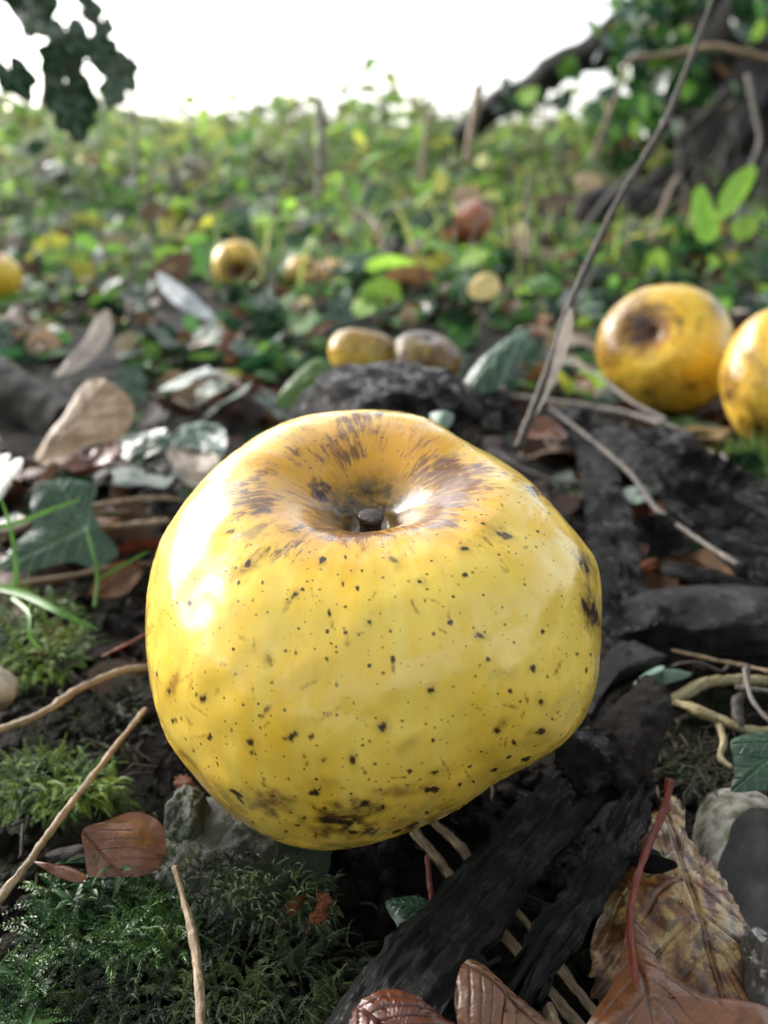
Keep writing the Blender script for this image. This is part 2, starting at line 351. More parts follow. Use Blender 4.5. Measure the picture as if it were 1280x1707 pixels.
    col = M.mix(M.math('MULTIPLY', M.attr('scr'), M.ramp(M.noise(c, 900, 4), [(0.35, 0.1), (0.6, 0.9)])), col, (0.27, 0.12, 0.012))
    col = M.mix(M.math('MULTIPLY', big, 0.97, True), col, (0.026, 0.010, 0.007))
    h = M.math('ADD', M.math('MULTIPLY', M.noise(c, 260, 3, 0.5), 0.25), M.math('MULTIPLY', sm, 0.35))
    h = M.math('SUBTRACT', h, M.math('MULTIPLY', M.math('MAXIMUM', big, spots), 0.25))
    h = M.math('ADD', h, M.math('MULTIPLY', M.noise(c, 1500, 3), 0.10)); nb = M.bump(h, 0.4, 0.0004)
    wetn = M.bump(M.noise(c, 130, 6, 0.66), 0.30, 0.0007)
    wetm = M.ramp(M.noise(c, 95, 6, 0.68, 0.6), [(0.42, 0.25), (0.46, 1.0)])
    ro = M.math('ADD', 0.36, M.math('MULTIPLY', M.math('MAXIMUM', sm, big), 0.08))
    return M.pbr(col, ro, nb, Coat_Weight=M.math('MULTIPLY', wetm, coat), Coat_Roughness=0.04, Coat_Normal=wetn, Subsurface_Weight=0.12, Subsurface_Radius=(1.0, 0.6, 0.15), Subsurface_Scale=0.002, Specular_IOR_Level=0.25)

def apple_verts(nr, nc, lob=0.02, seed=0, rot=0.0, prof=None):
    pr = catmull(prof or PROF, nr); s = np.concatenate([[0], np.cumsum(np.linalg.norm(np.diff(pr, axis=0), axis=1))]); s /= s[-1]
    th = np.linspace(0, 2 * math.pi, nc, endpoint=False)
    r, z = pr[:, 0:1], pr[:, 1:2]
    w = sstep(0.05, 0.3, s)[:, None]
    k = 1 + lob * w * (np.cos(5 * th + rot) * 0.6 + np.cos(2 * th + seed) * 0.9 + np.cos(3 * th + 2 * seed) * 0.6)[None]
    x = np.maximum(r, 1e-5) * k * np.cos(th)[None]; y = np.maximum(r, 1e-5) * k * np.sin(th)[None]
    zz = z * (1 + 0.0 * th)[None] + w * 0.035 * np.cos(2 * th + seed * 1.7)[None] * sstep(-.1, .5, z)
    v = np.stack([x, y, zz], -1).reshape(-1, 3)
    v = v * (1 + 0.016 * fbm(v, 2.4, int(seed * 10) + 3, 3) + 0.005 * (w * np.ones_like(x)).reshape(-1) * fbm(v, 6.0, int(seed * 10) + 5, 2))[:, None]
    S_ = np.repeat(s, nc); TH = np.tile(th, nr)
    az = np.stack([np.cos(TH) * 5, np.sin(TH) * 5, S_ * 11], -1)
    return v, grid_faces(nr, nc, True), S_, az
def frame(axis, spin=0.0):
    z = np.array(axis, float); z /= np.linalg.norm(z); x = np.cross([0.2, 1.0, 0.1], z); x /= np.linalg.norm(x); y = np.cross(z, x)
    Mx = np.stack([x, y, z], 1); c, s = math.cos(spin), math.sin(spin)
    return Mx @ np.array([[c, -s, 0], [s, c, 0], [0, 0, 1]])
def sil_warp(v, cen, outline, it=6):
    out = catmull(outline, 720, True); c2, _ = proj(cen[None]); c2 = c2[0]
    o = out - c2; oa = np.arctan2(o[:, 1], o[:, 0]); orr = np.hypot(o[:, 0], o[:, 1]); k = np.argsort(oa)
    B = 120; bins = (np.arange(B) + 0.5) / B * 2 * math.pi - math.pi
    tgt = np.interp(bins, oa[k], orr[k], period=2 * math.pi)
    w = cen - CAM; w /= np.linalg.norm(w)
    for _ in range(it):
        q, _d = proj(v); q = q - c2; a = np.arctan2(q[:, 1], q[:, 0]); rr = np.hypot(q[:, 0], q[:, 1])
        b = ((a + math.pi) / (2 * math.pi) * B).astype(int) % B
        mx = np.zeros(B); np.maximum.at(mx, b, rr)
        s = tgt / np.maximum(mx, 1); ker = np.array([0, 1, 2, 1, 0]) / 4.0
        s = np.convolve(np.concatenate([s[-2:], s, s[:2]]), ker, 'valid')
        sv = np.interp(a, bins, s, period=2 * math.pi); rel = rr / np.interp(a, bins, mx, period=2 * math.pi)
        mean = s.mean(); sv = mean + (sv - mean) * sstep(0.15, 0.95, rel)
        q3 = v - cen; al = (q3 @ w)[:, None] * w; v = cen + al * mean + (q3 - al) * sv[:, None]
    return v
def put_spots(v, spots, cen):
    """spots: (px, py, radius px, stretch, tilt, strength); the marks sit on the skin that faces the viewer"""
    q, d = proj(v); vis = np.linalg.norm(v - CAM, axis=1) < np.linalg.norm(cen - CAM) + 0.004
    out = np.zeros(len(v)); nz = fbm(v, 1100, 5, 3) * 0.75
    for (px, py, r, stv, ti, st) in spots:
        dx, dy = q[:, 0] - px, q[:, 1] - py; k = np.where(vis & (np.abs(dx) < r * 3.2) & (np.abs(dy) < r * 3.2))[0]
        if not len(k): continue
        c, s = math.cos(ti), math.sin(ti); a = (dx[k] * c + dy[k] * s) / stv; b = (-dx[k] * s + dy[k] * c) * stv ** 0.5
        e = np.hypot(a, b) / r + nz[k]
        out[k] = np.maximum(out[k], st * (1 - sstep(0.75, 1.15, e)))
    return out
def make_apple(name, cen, rad, axis, spin, m, nr=140, nc=200, outline=None, seed=0, squash=1.0, spots=(), bruises=(), lob=0.02, rus_end=0.30, stem=True, core_end=0.07, prof=None, scr=()):
    v, f, s, az = apple_verts(nr, nc, lob, seed, 0.0, prof)
    v = v * [1, 1, squash]; A = frame(axis, spin); w = (v * rad) @ A.T + cen
    if outline is not None: w = sil_warp(w, cen, outline)
    rus = 1 - sstep(0.05, rus_end + .09, s); core = 1 - sstep(core_end * 0.5, core_end, s)
    at = dict(az=az, rus=rus, core=core, band=sstep(.025, .11, s) * (1 - sstep(.13, max(.19, rus_end + .04), s)))
    at['spot'] = put_spots(w, spots, cen) if len(spots) else np.zeros(len(w))
    at['scr'] = put_spots(w, scr, cen) if len(scr) else np.zeros(len(w))
    at['bruise'] = put_spots(w, bruises, cen) if len(bruises) else np.zeros(len(w))
    if len(bruises):   # soften
        b = at['bruise'].reshape(nr, nc); 
        for _ in range(5): b = (b + np.roll(b, 1, 1) + np.roll(b, -1, 1) + np.roll(b, 1, 0) + np.roll(b, -1, 0)) / 5
        at['bruise'] = b.ravel()
    mb = MB(); mb.add(w, f, **at); o = mb.build(name, m, loc=cen)
    if stem:
        base = w[:nc].mean(0); ax = A[:, 2]
        return o, base, ax
    return o, w[:nc].mean(0), A[:, 2]

HERO_C = P(622, 1052, 0.163)
def Z2(l): return [(230 + a / 1.62, 1000 + b / 1.62, r / 1.62 * 0.95, *( x or [1, 0, 1])) for a, b, r, *x in l]
def Z1(l): return [(230 + a / 1.62, 670 + b / 1.62, r / 1.62 * 0.95, *(x or [1, 0, 1])) for a, b, r, *x in l]
sp = Z2([(178, 268, 9), (158, 256, 5), (138, 8, 7), (426, 144, 7), (402, 164, 3), (450, 62, 5), (516, 35, 5, 1.5, 1.3, 1), (520, 117, 4), (510, 160, 4), (560, 88, 5), (596, 96, 5), (627, 60, 8), (690, 160, 7, 1.4, 1.5, 1), (842, 60, 7), (925, 98, 8, 1.4, .4, 1), (945, 160, 6), (1094, 86, 6), (1068, 185, 8), (1105, 207, 2.5), (1005, 247, 6), (1090, 275, 8), (790, 245, 9), (583, 278, 6), (660, 344, 11), (615, 341, 4), (536, 232, 5, 1.4, 1.4, 1), (775, 332, 4), (797, 380, 5), (968, 350, 8), (1085, 357, 9, 1.6, -.3, 1), (1017, 386, 7), (1045, 430, 7, 1.7, -.4, 1), (957, 460, 6, 2, -.4, 1), (1000, 425, 5, 1.8, -.5, 1), (895, 450, 6, 2.0, -.6, 1), (797, 510, 13, 1.5, 0, 1), (800, 465, 8, 1.8, -.3, 1), (727, 500, 8, 1.4, 0, 1), (733, 462, 5), (867, 497, 5), (840, 482, 5), (478, 516, 11, 1.3, 0, 1), (500, 434, 8), (580, 433, 8, 1.3, 1.2, 1), (455, 442, 4), (470, 368, 7), (418, 368, 10, 1.5, -.3, 1), (398, 375, 6), (345, 300, 7, 2.0, -.9, .8), (395, 295, 5), (305, 385, 9), (308, 412, 7), (193, 373, 6), (250, 352, 4.5), (95, 326, 7), (117, 320, 4), (86, 246, 6), (50, 200, 5, 1.6, 1.4, 1), (407, 485, 3.5), (265, 522, 8, 2.2, .6, 1), (365, 531, 7, 2, -.1, 1), (545, 598, 18, 2.2, .1, 1), (510, 594, 9), (580, 628, 9, 1.5, 0, 1), (612, 550, 10, 1.3, -.2, 1), (625, 625, 10, 1.8, -.3, .9), (780, 575, 5), (740, 612, 10, 1.8, -.4, 1), (880, 560, 6), (1183, 146, 6), (1222, 148, 4), (1210, 192, 6, 1.5, -1.1, 1), (1120, 322, 4), (1155, 310, 3), (1190, 250, 3), (613, 468, 6), (640, 442, 4), (475, 562, 4), (505, 562, 5), (530, 570, 4), (450, 588, 4), (430, 610, 5, 2, .2, 1), (400, 625, 4), (690, 590, 4), (660, 560, 4), (720, 560, 3.5), (150, 408, 4), (215, 440, 4), (340, 480, 4, 1.5, 1.4, .8), (275, 540, 6, 2, .7, 1), (310, 600, 4), (350, 640, 5, 2, .4, 1), (480, 636, 4), (700, 625, 7, 2, -.4, .9), (825, 540, 4), (905, 490, 4)])
sp += Z1([(497, 252, 13, 1.9, 1.0, .85), (295, 435, 10), (272, 488, 6), (235, 457, 6), (335, 488, 5), (420, 525, 8, 1.5, -.8, 1), (445, 505, 5), (498, 425, 9, 1.5, -.7, 1), (560, 418, 6, 1.6, 1.2, 1), (425, 342, 12, 2, -.3, .8), (590, 500, 6), (553, 490, 6, 1.6, 1.3, 1), (560, 552, 5), (515, 568, 5, 1.6, 1.4, 1), (760, 485, 9, 1.3, .4, 1), (883, 466, 6), (880, 397, 8, 1.3, .3, 1), (985, 356, 12, 1.7, .3, .9), (918, 266, 5), (1080, 350, 4), (1072, 240, 13, 2.2, .45, 1), (1205, 440, 12, 1.8, 1.1, 1), (1210, 555, 12, 1.9, 1.3, 1), (1232, 570, 13, 2.1, 1.4, 1), (775, 537, 4), (1108, 300, 4, 1.5, 1.1, 1), (280, 240, 8, 1.5, 0, .8), (250, 350, 7, 1.7, -.3, .8), (605, 455, 5), (575, 455, 4), (450, 595, 5), (990, 600, 3.5), (310, 535, 5), (690, 425, 10, 1.5, .8, .7), (935, 330, 5, 1.6, .4, .9), (1046, 392, 7, 1.3, 0, .5)])  # first mark paints the dark of an unmodelled fold in the stem hollow
br = Z2([(360, 550, 42, 1.4, .1, .75), (545, 600, 52, 1.6, .1, .85), (615, 560, 30, 1.6, .2, .8), (680, 517, 26, 2.2, -.1, .6), (95, 228, 20, 1.8, -1.2, .55), (735, 390, 22, 2.0, -.6, .35), (490, 500, 30, 2.2, -.1, .3), (978, 335, 16, 1.6, -.9, .5), (800, 510, 20, 1.5, 0, .5), (985, 205, 26, 1.8, -.2, .22), (355, 168, 13, 1.5, 1.2, .5), (250, 560, 40, 2.4, .7, .35), (745, 590, 45, 2.5, -.4, .4)])
br += Z1([(330, 295, 17, 1.3, 0, .95), (290, 445, 30, 1.8, -.7, .55), (1205, 440, 24, 1.8, 1.1, .8), (1222, 565, 34, 1.9, 1.3, .8), (300, 355, 26, 2.2, -.3, .5), (850, 268, 30, 2.6, .05, .6), (490, 250, 22, 2.0, 1.1, .9), (505, 230, 14, 1.6, 1.2, 1)])  # last two: brown smear darkened as shade of the unmodelled cavity fold
br += [(a, b, r * 2.1, q, t, .28) for a, b, r, q, t, k in sp if r > 4.5]
SCR = [(rng.uniform(270, 980), rng.uniform(930, 1380), rng.uniform(2.5, 5), rng.uniform(2.2, 4.5), rng.uniform(-1.6, 1.6), rng.uniform(.6, 1.0)) for _ in range(46)] + [(230 + a / 1.62, 1000 + b / 1.62, r, 3.2, t, .9) for a, b, r, t in ((355, 165, 5, 1.3), (180, 15, 5, 1.2), (400, 20, 6, -1.0), (520, 45, 6, 1.4), (745, 15, 6, 1.2), (690, 185, 5, 1.5), (310, 245, 4, 1.4), (350, 300, 5, -.9), (500, 320, 6, -.6), (1050, 270, 4, 1.2), (825, 440, 5, 1.0))]
OUT = [(243, 1020), (250, 960), (268, 900), (298, 850), (345, 792), (400, 745), (450, 714), (510, 692), (570, 684), (630, 683), (690, 690), (735, 707), (780, 737), (830, 763), (880, 798), (925, 845), (965, 890), (990, 925), (1001, 965), (1004, 1010), (1002, 1070), (996, 1136), (981, 1185), (959, 1222), (928, 1253), (886, 1278), (848, 1296), (810, 1317), (773, 1345), (724, 1371), (662, 1396), (600, 1414), (539, 1420), (480, 1409), (425, 1385), (370, 1345), (320, 1290), (280, 1235), (255, 1165), (244, 1090)]
view = CAM - HERO_C; hv = view.copy(); hv[2] = 0; hv /= np.linalg.norm(hv)
axis = np.array([-0.02, 0, 1.0]) + hv * math.tan(R(6.5))
MT['apple'] = apple_mat('yellow_apple_skin', (0.80, 0.50, 0.048), (0.87, 0.605, 0.100), (0.27, 0.098, 0.012), (0.50, 0.225, 0.010))
hero, sb, sax = make_apple('apple', HERO_C, 0.0425, axis, 0.6, MT['apple'], 520, 960, OUT, 0.8, 0.98, sp, br, 0.014, 0.25, True, 0.10, None, SCR)
tag(hero, 'large glossy wet yellow apple with dark specks and russet stem hollow, in sharp focus', 'apple')
stem_m = plain_mat('apple_stem', (0.006, 0.004, 0.003), (0.06, 0.036, 0.024), 600, 0.4, 1.0, coat=0.4)
def add_stem(o, base, ax, L, r, bend=(0, 0, 0)):
    b = np.asarray(bend); m = MB(); v, f, lc = tube([base - ax * L * 0.15, base + ax * L * 0.4 + b * 0.3, base + ax * L * 0.8 + b * .7, base + ax * L + b], [r * 1.15, r, r * 1.05, r * 1.3, r * 1.2, r * 0.5], 16, 20, 0.18, 3)
    m.add(v, f, lc=lc); return m.build('stem', stem_m, o, loc=base)
add_stem(hero, sb, sax, 0.0040, 0.0017, (0.0001, -0.0003, 0))

# other apples
MT['apple_b'] = apple_mat('orange_yellow_apple_skin', (0.64, 0.37, 0.022), (0.74, 0.49, 0.045), (0.11, 0.04, 0.018), (0.26, 0.09, 0.025), 1.4, 0.11, 0.5)
MT['apple_c'] = apple_mat('speckled_apple_skin', (0.62, 0.34, 0.022), (0.72, 0.45, 0.045), (0.11, 0.04, 0.018), (0.26, 0.09, 0.025), 1.8, 0.34, 0.5)
MT['apple_rot'] = apple_mat('rotting_apple_skin', (0.60, 0.36, 0.04), (0.66, 0.44, 0.10), (0.13, 0.05, 0.02), (0.22, 0.085, 0.03), 1.2, 0.05, 0.4)
MT['apple_brown'] = apple_mat('brown_rotten_skin', (0.040, 0.013, 0.010), (0.075, 0.028, 0.020), (0.03, 0.012, 0.01), (0.05, 0.02, 0.01), 1.0, 0.3, 0.5)
MT['apple_red'] = apple_mat('maroon_rotten_skin', (0.20, 0.020, 0.024), (0.28, 0.04, 0.04), (0.05, 0.012, 0.01), (0.10, 0.02, 0.01), 1.0, 0.0, 0.3)
MT['apple_peach'] = apple_mat('peach_apple_skin', (0.62, 0.34, 0.08), (0.66, 0.44, 0.20), (0.2, 0.08, 0.02), (0.3, 0.12, 0.02), 1.0, 0.08, 0.3)
def side_apple(px, py, d, rpx, ax, m, label, spin=0.0, seed=1.0, squash=0.95, spots=(), bruises=(), outline=None, group=None, stem=0.0, lob=0.03, prof=PROF_B):
    c = P(px, py, d); r = rpx * d / F
    o, b, a = make_apple('apple', c, r, ax, spin, m, 130, 180, outline, seed, squash, spots, bruises, lob, 0.05, prof=prof)
    tag(o, label, 'apple', group)
    if stem: add_stem(o, b, a, r * stem, r * 0.05)
    return o, b, a, r
side_apple(1108, 584, 0.475, 112, (-0.58, -0.81, 0.53), MT['apple_b'], 'yellow apple with a brown bruised hollow facing left, behind the tall twig', 0.3, 1.3, 0.98,
    [(1072, 540, 17, 1.3, .6, 1), (1062, 565, 12, 1.2, .2, .9), (1200, 505, 10, 1, 0, .6), (1080, 655, 9, 1.4, .2, .6), (1150, 645, 9, 1.8, -.2, .6)],
    [(1048, 540, 52, 1.3, -.7, .9), (1015, 585, 34, 1.3, -1.2, .75), (1080, 520, 30, 1.2, 0, .6), (1195, 515, 16, 1.2, 1, .6), (1100, 650, 45, 1.8, .1, .4), (1060, 640, 22, 1, 0, .5)],
    [(992, 590), (1000, 545), (1025, 510), (1065, 483), (1110, 474), (1155, 478), (1195, 500), (1218, 535), (1226, 575), (1222, 620), (1200, 660), (1165, 685), (1120, 694), (1075, 684), (1035, 655), (1005, 625)], stem=0.0)
side_apple(1296, 640, 0.40, 108, (-0.15, 0.30, 0.95), MT['apple_c'], 'russet speckled yellow apple cut off by the right edge of the picture', 1.2, 2.1, 1.0,
    [(1262, 715, 12, 1.2, .3, .8), (1215, 660, 8, 1.3, .9, .7), (1235, 700, 6, 1, 0, .7)], [(1265, 712, 24, 1.2, .3, .9), (1215, 640, 20, 1.8, 1.4, .8), (1250, 590, 22, 1.6, 1, .6), (1240, 670, 16, 1.5, .5, .6), (1228, 615, 10, 1.5, 1.2, .7), (1270, 640, 14, 1.4, .2, .5)],
    [(1198, 640), (1204, 600), (1222, 560), (1252, 528), (1290, 512), (1335, 515), (1375, 545), (1395, 600), (1395, 660), (1375, 715), (1335, 750), (1290, 757), (1245, 735), (1215, 700)])
side_apple(606, 590, 0.44, 60, (0.2, 0.3, 0.9), MT['apple_rot'], 'half rotten pale yellow apple with a greyish brown top, behind the black wood lump', 0.2, 0.5, 0.75, [], [(600, 556, 40, 1.7, 0, .7), (645, 566, 30, 1.2, 0, .75)])
side_apple(708, 598, 0.43, 58, (0.1, -0.2, 0.9), MT['apple_brown'], 'dark brown rotten apple behind the black wood lump', 0.4, 0.9, 0.8)
side_apple(397, 448, 0.95, 45, (0.05, -0.95, -0.15), MT['apple_rot'], 'distant yellow apple with a hollow brown underside beside the ivy', 0.4, 0.9, 0.9, [], [(400, 452, 22, 1.3, 0, .95)], prof=PROF)
side_apple(506, 455, 0.95, 30, (0.2, -0.5, 0.5), MT['apple_peach'], 'left one of two small peach brown apples touching each other far back', 0.4, 0.2, 0.9)
side_apple(549, 459, 0.96, 29, (-0.3, -0.4, 0.6), MT['apple_peach'], 'right one of two small peach brown apples touching each other far back', 1.4, 1.9, 0.9)
side_apple(-8, 458, 0.80, 42, (0.3, -0.2, 0.9), MT['apple_b'], 'blurred orange yellow apple cut off by the left edge of the picture', 0.9, 1.2, 0.95)
side_apple(778, 372, 1.25, 42, (-0.3, -0.3, 0.8), MT['apple_red'], 'dark maroon rotten apple far back among green plants', 0.9, 0.3, 0.85)

# ------------------------------------------------------------------ traced patches (leaves) and slabs
def patch(name, outline, m, z=0.004, tilt=(0, 0), bulge=0.003, nz=0.0012, nsc=90, seed=0, mid=None, lat=7, rays=None, curl=0.0, rings=22, na=132, parent=None, thick=0.0, jag=0.0, vein_bump=0.0008, d=None, face=0.0):
    """a leaf or flake: outline in photo pixels laid on a tilted plane through its centre"""
    o = catmull(outline, na, True)
    if jag: 
        cc = o.mean(0); k = 1 + jag * vn(np.stack([np.arange(na) * 0.6, np.zeros(na), np.zeros(na)], -1), 1.0, seed); o = cc + (o - cc) * k[:, None]
    c2 = o.mean(0); c3 = G(c2[0], c2[1], z) if d is None else P(c2[0], c2[1], d)
    nrm = np.array([tilt[0], tilt[1], 1.0]); nrm /= np.linalg.norm(nrm)
    if face: nrm = nrm * (1 - face) + (CAM - c3) / np.linalg.norm(CAM - c3) * face; nrm /= np.linalg.norm(nrm)
    def hit(q):
        r = ray(q[0], q[1]); return CAM + r * (((c3 - CAM) @ nrm) / (r @ nrm))
    e = np.array([hit(q) for q in o]); ts = (np.arange(1, rings + 1) / rings)
    V = np.concatenate([c3[None], (c3 + (e - c3)[None] * ts[:, None, None]).reshape(-1, 3)]); tt = np.concatenate([[0], np.repeat(ts, na)])
    px = np.concatenate([c2[None], (c2 + (o - c2)[None] * ts[:, None, None]).reshape(-1, 2)])
    vein = np.zeros(len(V)); sz = np.linalg.norm(e - c3, axis=1).mean()
    if mid is not None:
        A_, B_ = hit(mid[0]), hit(mid[1]); L = np.linalg.norm(B_ - A_); a = (B_ - A_) / L; b = np.cross(nrm, a)
        s = (V - A_) @ a / L; c = (V - A_) @ b / L
        vein = np.exp(-(c / 0.014) ** 2)
        c0 = c; c = c + .02 * fbm(V, 1.5 / sz, seed + 5, 2); s = s + .05 * fbm(V, 1.2 / sz, seed + 6, 2)
        ph = (s - np.abs(c) * 0.75 - .25 * c * c) * lat; fr = np.abs(ph - np.round(ph)) / lat
        vein = np.maximum(vein, 0.6 * np.exp(-(fr / 0.008) ** 2) * (np.abs(c) < 0.6))
        ph2 = (s + np.abs(c) * 0.6) * lat * 3.1; f2 = np.abs(ph2 - np.round(ph2)) / lat / 3.1
        vein = np.maximum(vein, 0.12 * np.exp(-(f2 / 0.005) ** 2))
    if rays is not None:
        A_ = hit(rays[0])
        for q in rays[1:]:
            B_ = hit(q); L = np.linalg.norm(B_ - A_); a = (B_ - A_) / L; b = np.cross(nrm, a); s = (V - A_) @ a / L; c = (V - A_) @ b / L
            vein = np.maximum(vein, np.exp(-(c / (0.022 * (1.15 - 0.7 * np.clip(s, 0, 1)))) ** 2) * (s > -0.02) * (s < 1.05))
            ph = (s - np.abs(c) * 0.9) * 5; fr = np.abs(ph - np.round(ph)) / 5
            vein = np.maximum(vein, 0.5 * np.exp(-(fr / 0.012) ** 2) * (s > 0.1) * (s < 1.0) * (np.abs(c) < 0.28))
    dz = bulge * (1 - tt ** 2) + fbm(V, nsc, seed, 3) * nz + curl * sz * tt ** 3 * (0.5 + vn(V, 0.5 / sz, seed + 9)) - vein * vein_bump
    V = V + nrm * dz[:, None]
    j = np.arange(na); j2 = (j + 1) % na
    f0 = np.stack([np.zeros(na, int), 1 + j, 1 + j2], -1); fq = grid_faces(rings, na, True) + 1
    mb = MB()
    lc = np.stack([(V - c3) @ np.array([1, 0, 0]), (V - c3) @ np.array([0, 1, 0]), (V - c3) @ np.array([0, 0, 1])], -1)
    if thick:
        nV = len(V); V2 = V - nrm * thick * (1 + 0.3 * fbm(V, 120, seed + 3, 2))[:, None]
        k = 1 + (rings - 1) * na
        side = np.stack([k + j, k + nV + j, k + nV + j2, k + j2], -1)
        mb.add(np.concatenate([V, V2]), [f0, fq, f0[:, ::-1] + nV, fq[:, ::-1] + nV, side], vein=np.concatenate([vein, vein]), lc=np.concatenate([lc, lc]))
    else: mb.add(V, [f0, fq], vein=vein, lc=lc)
    return mb.build(name, m, parent, loc=c3)
def strip(name, pts, m, thick=0.002, camber=0.0, amp=0.0006, seed=0, ragged=0.003, nl=150, nc=34, parent=None, roll=0.0, edge=0.0008, gr=60):
    """a bark strip or plank: (px, py, z, width in mm) along its centre line"""
    q = catmull(pts, nl); c = np.array([G(a[0], a[1], a[2]) for a in q]); w = q[:, 3] * 0.001
    tg = np.gradient(c, axis=0); tg /= np.linalg.norm(tg, axis=1)[:, None]
    sd_ = np.cross(tg, [0, 0, 1.0]); sd_ /= np.linalg.norm(sd_, axis=1)[:, None]; up = np.cross(sd_, tg)
    sd_, up = sd_ * math.cos(roll) + up * math.sin(roll), up * math.cos(roll) - sd_ * math.sin(roll)
    s = np.concatenate([[0], np.cumsum(np.linalg.norm(np.diff(c, axis=0), axis=1))]); u = np.linspace(-1, 1, nc)
    SS, UU = np.meshgrid(s, u, indexing='ij'); W = w[:, None] * 0.5
    zero = np.zeros_like(SS)
    ed = edge * fbm(np.stack([SS, np.sign(UU), zero], -1), 260, seed, 4) * np.abs(UU) ** 4 * np.sign(UU)
    rag = ragged * fbm(np.stack([UU * 0.01, zero, zero], -1), 500, seed + 4, 4) * (np.exp(-(SS / 0.006) ** 2) + np.exp(-((s[-1] - SS) / 0.006) ** 2))
    lc = np.stack([SS, UU * W, zero], -1)
    rid = fbm(np.stack([SS * 0.13, UU * W, zero], -1), 900, seed + 7, 4, 0.6) * amp + fbm(lc, gr, seed + 2, 3) * amp * 1.6
    top = c[:, None] + sd_[:, None] * (UU * W + ed)[..., None] + up[:, None] * (camber * (1 - UU ** 2) * W + rid)[..., None] + tg[:, None] * rag[..., None]
    tk = thick * (1 - 0.55 * np.abs(UU) ** 6) * (1 + 0.3 * fbm(lc, 150, seed + 5, 2))
    bot = top - up[:, None] * tk[..., None]
    V = np.concatenate([top.reshape(-1, 3), bot.reshape(-1, 3)]); N0 = nl * nc; f = grid_faces(nl, nc)
    i = np.arange(nl - 1); j = np.arange(nc - 1)
    sides = [np.stack([i * nc, (i + 1) * nc, (i + 1) * nc + N0, i * nc + N0], -1), np.stack([i * nc + nc - 1, i * nc + nc - 1 + N0, (i + 1) * nc + nc - 1 + N0, (i + 1) * nc + nc - 1], -1),
             np.stack([j, j + N0, j + 1 + N0, j + 1], -1), np.stack([(nl - 1) * nc + j, (nl - 1) * nc + j + 1, (nl - 1) * nc + j + 1 + N0, (nl - 1) * nc + j + N0], -1)]
    l2 = np.concatenate([lc.reshape(-1, 3), lc.reshape(-1, 3) + [0, 0, 0.002]])
    mb = MB(); mb.add(V, [f[:, ::-1], f + N0] + sides, lc=l2)
    return mb.build(name, m, parent, loc=c.mean(0))
def twig(name, pts, r, m, label=None, cat='twig', group=None, sides=10, n=60, rough=0.25, seed=0, parent=None, depth=False):
    """(px, py, z) points, or (px, py, depth) when depth is set; r in mm along the twig"""
    w = np.array([(P if depth else G)(*p) for p in pts]); c = w.mean(0)
    v, f, lc = tube(w, np.atleast_1d(r) * 0.001, sides, n, rough, seed); mb = MB(); mb.add(v, f, lc=lc); o = mb.build(name, m, parent, loc=c)
    if label: tag(o, label, cat, group)
    return o
def rock(name, c, rad, m, seed=0, amp=0.18, sc=1.2, sub=5, flat=0.0, rot=0.0):
    v, f = ico(sub); r = np.asarray(rad, float); p = v * (1 + amp * fbm(v, sc, seed, 5, 0.5))[:, None]
    if flat: p[:, 2] = np.minimum(p[:, 2], flat + 0.10 * fbm(v, 3, seed, 2))
    co, si = math.cos(rot), math.sin(rot); p = p * r; p = p @ np.array([[co, si, 0], [-si, co, 0], [0, 0, 1]])
    mb = MB(); mb.add(p + c, f, lc=p); return mb.build(name, m, loc=c)

# ------------------------------------------------------------------ wood and bark
o = strip('bark_strip', [(1025, 1258, .010, 11), (945, 1330, .011, 13), (860, 1425, .010, 12.8), (770, 1530, .008, 13), (690, 1625, .007, 14.5), (615, 1720, .005, 15), (560, 1790, .004, 14)], MT['black_bark'], 0.0028, 0.16, 0.0005, 1, 0.002)
tag(o, 'broad flat black bark strip running from under the apple to the bottom edge', 'bark')
o = strip('bark_strip', [(1070, 1310, .013, 5), (1028, 1395, .013, 6.6), (972, 1490, .012, 6.8), (922, 1560, .011, 7.2), (866, 1648, .009, 6)], MT['black_bark'], 0.0024, 0.25, 0.0007, 5, 0.004)
tag(o, 'narrow ribbed black bark strip with a broken end, beside the mottled brown leaf', 'bark')
o = patch('bark_fragment', [(1072, 1122), (1096, 1140), (1113, 1152), (1116, 1190), (1100, 1240), (1086, 1285), (1098, 1348), (1075, 1315), (1040, 1270), (1003, 1230), (1005, 1185), (1040, 1160)], MT['splinter'], 0.018, (-0.35, -0.5), 0.002, 0.0014, 160, 3, thick=0.003, jag=0.06)
tag(o, 'splintered upright brown wood fragment between the apple and the pale roots', 'wood fragment')
o = patch('bark_fragment', [(1000, 1105), (1040, 1068), (1090, 1080), (1108, 1095), (1075, 1118), (1030, 1135), (1000, 1160), (985, 1190), (978, 1150)], MT['black_bark'], 0.014, (-0.2, -0.4), 0.002, 0.0012, 130, 6, thick=0.004, jag=0.05)
tag(o, 'small dark broken bark piece tucked against the right side of the big apple', 'wood fragment')
o = patch('bark_fragment', [(985, 1235), (1020, 1225), (1060, 1275), (1075, 1320), (1050, 1335), (1010, 1300), (970, 1290), (950, 1265)], MT['black_bark'], 0.014, (-0.2, -0.3), 0.002, 0.0016, 200, 8, thick=0.004, jag=0.12)
tag(o, 'black shredded bark tangle at the upper end of the broad strip', 'wood fragment')
o = strip('bark_strip', [(975, 690, .012, 15), (995, 770, .014, 15), (1012, 850, .015, 15.5), (1030, 940, .014, 15), (1045, 1020, .011, 14), (1062, 1100, .008, 12)], MT['plank'], 0.004, 0.30, 0.0006, 11, 0.003, gr=140)
tag(o, 'wet grey sheened bark plank with cross ripples, right behind the big apple', 'bark')
o = strip('bark_strip', [(985, 712, .016, 14), (1070, 748, .020, 24), (1170, 815, .021, 27), (1290, 905, .020, 27), (1400, 985, .018, 25)], MT['plank'], 0.004, 0.15, 0.0008, 14, 0.003, roll=-0.25)
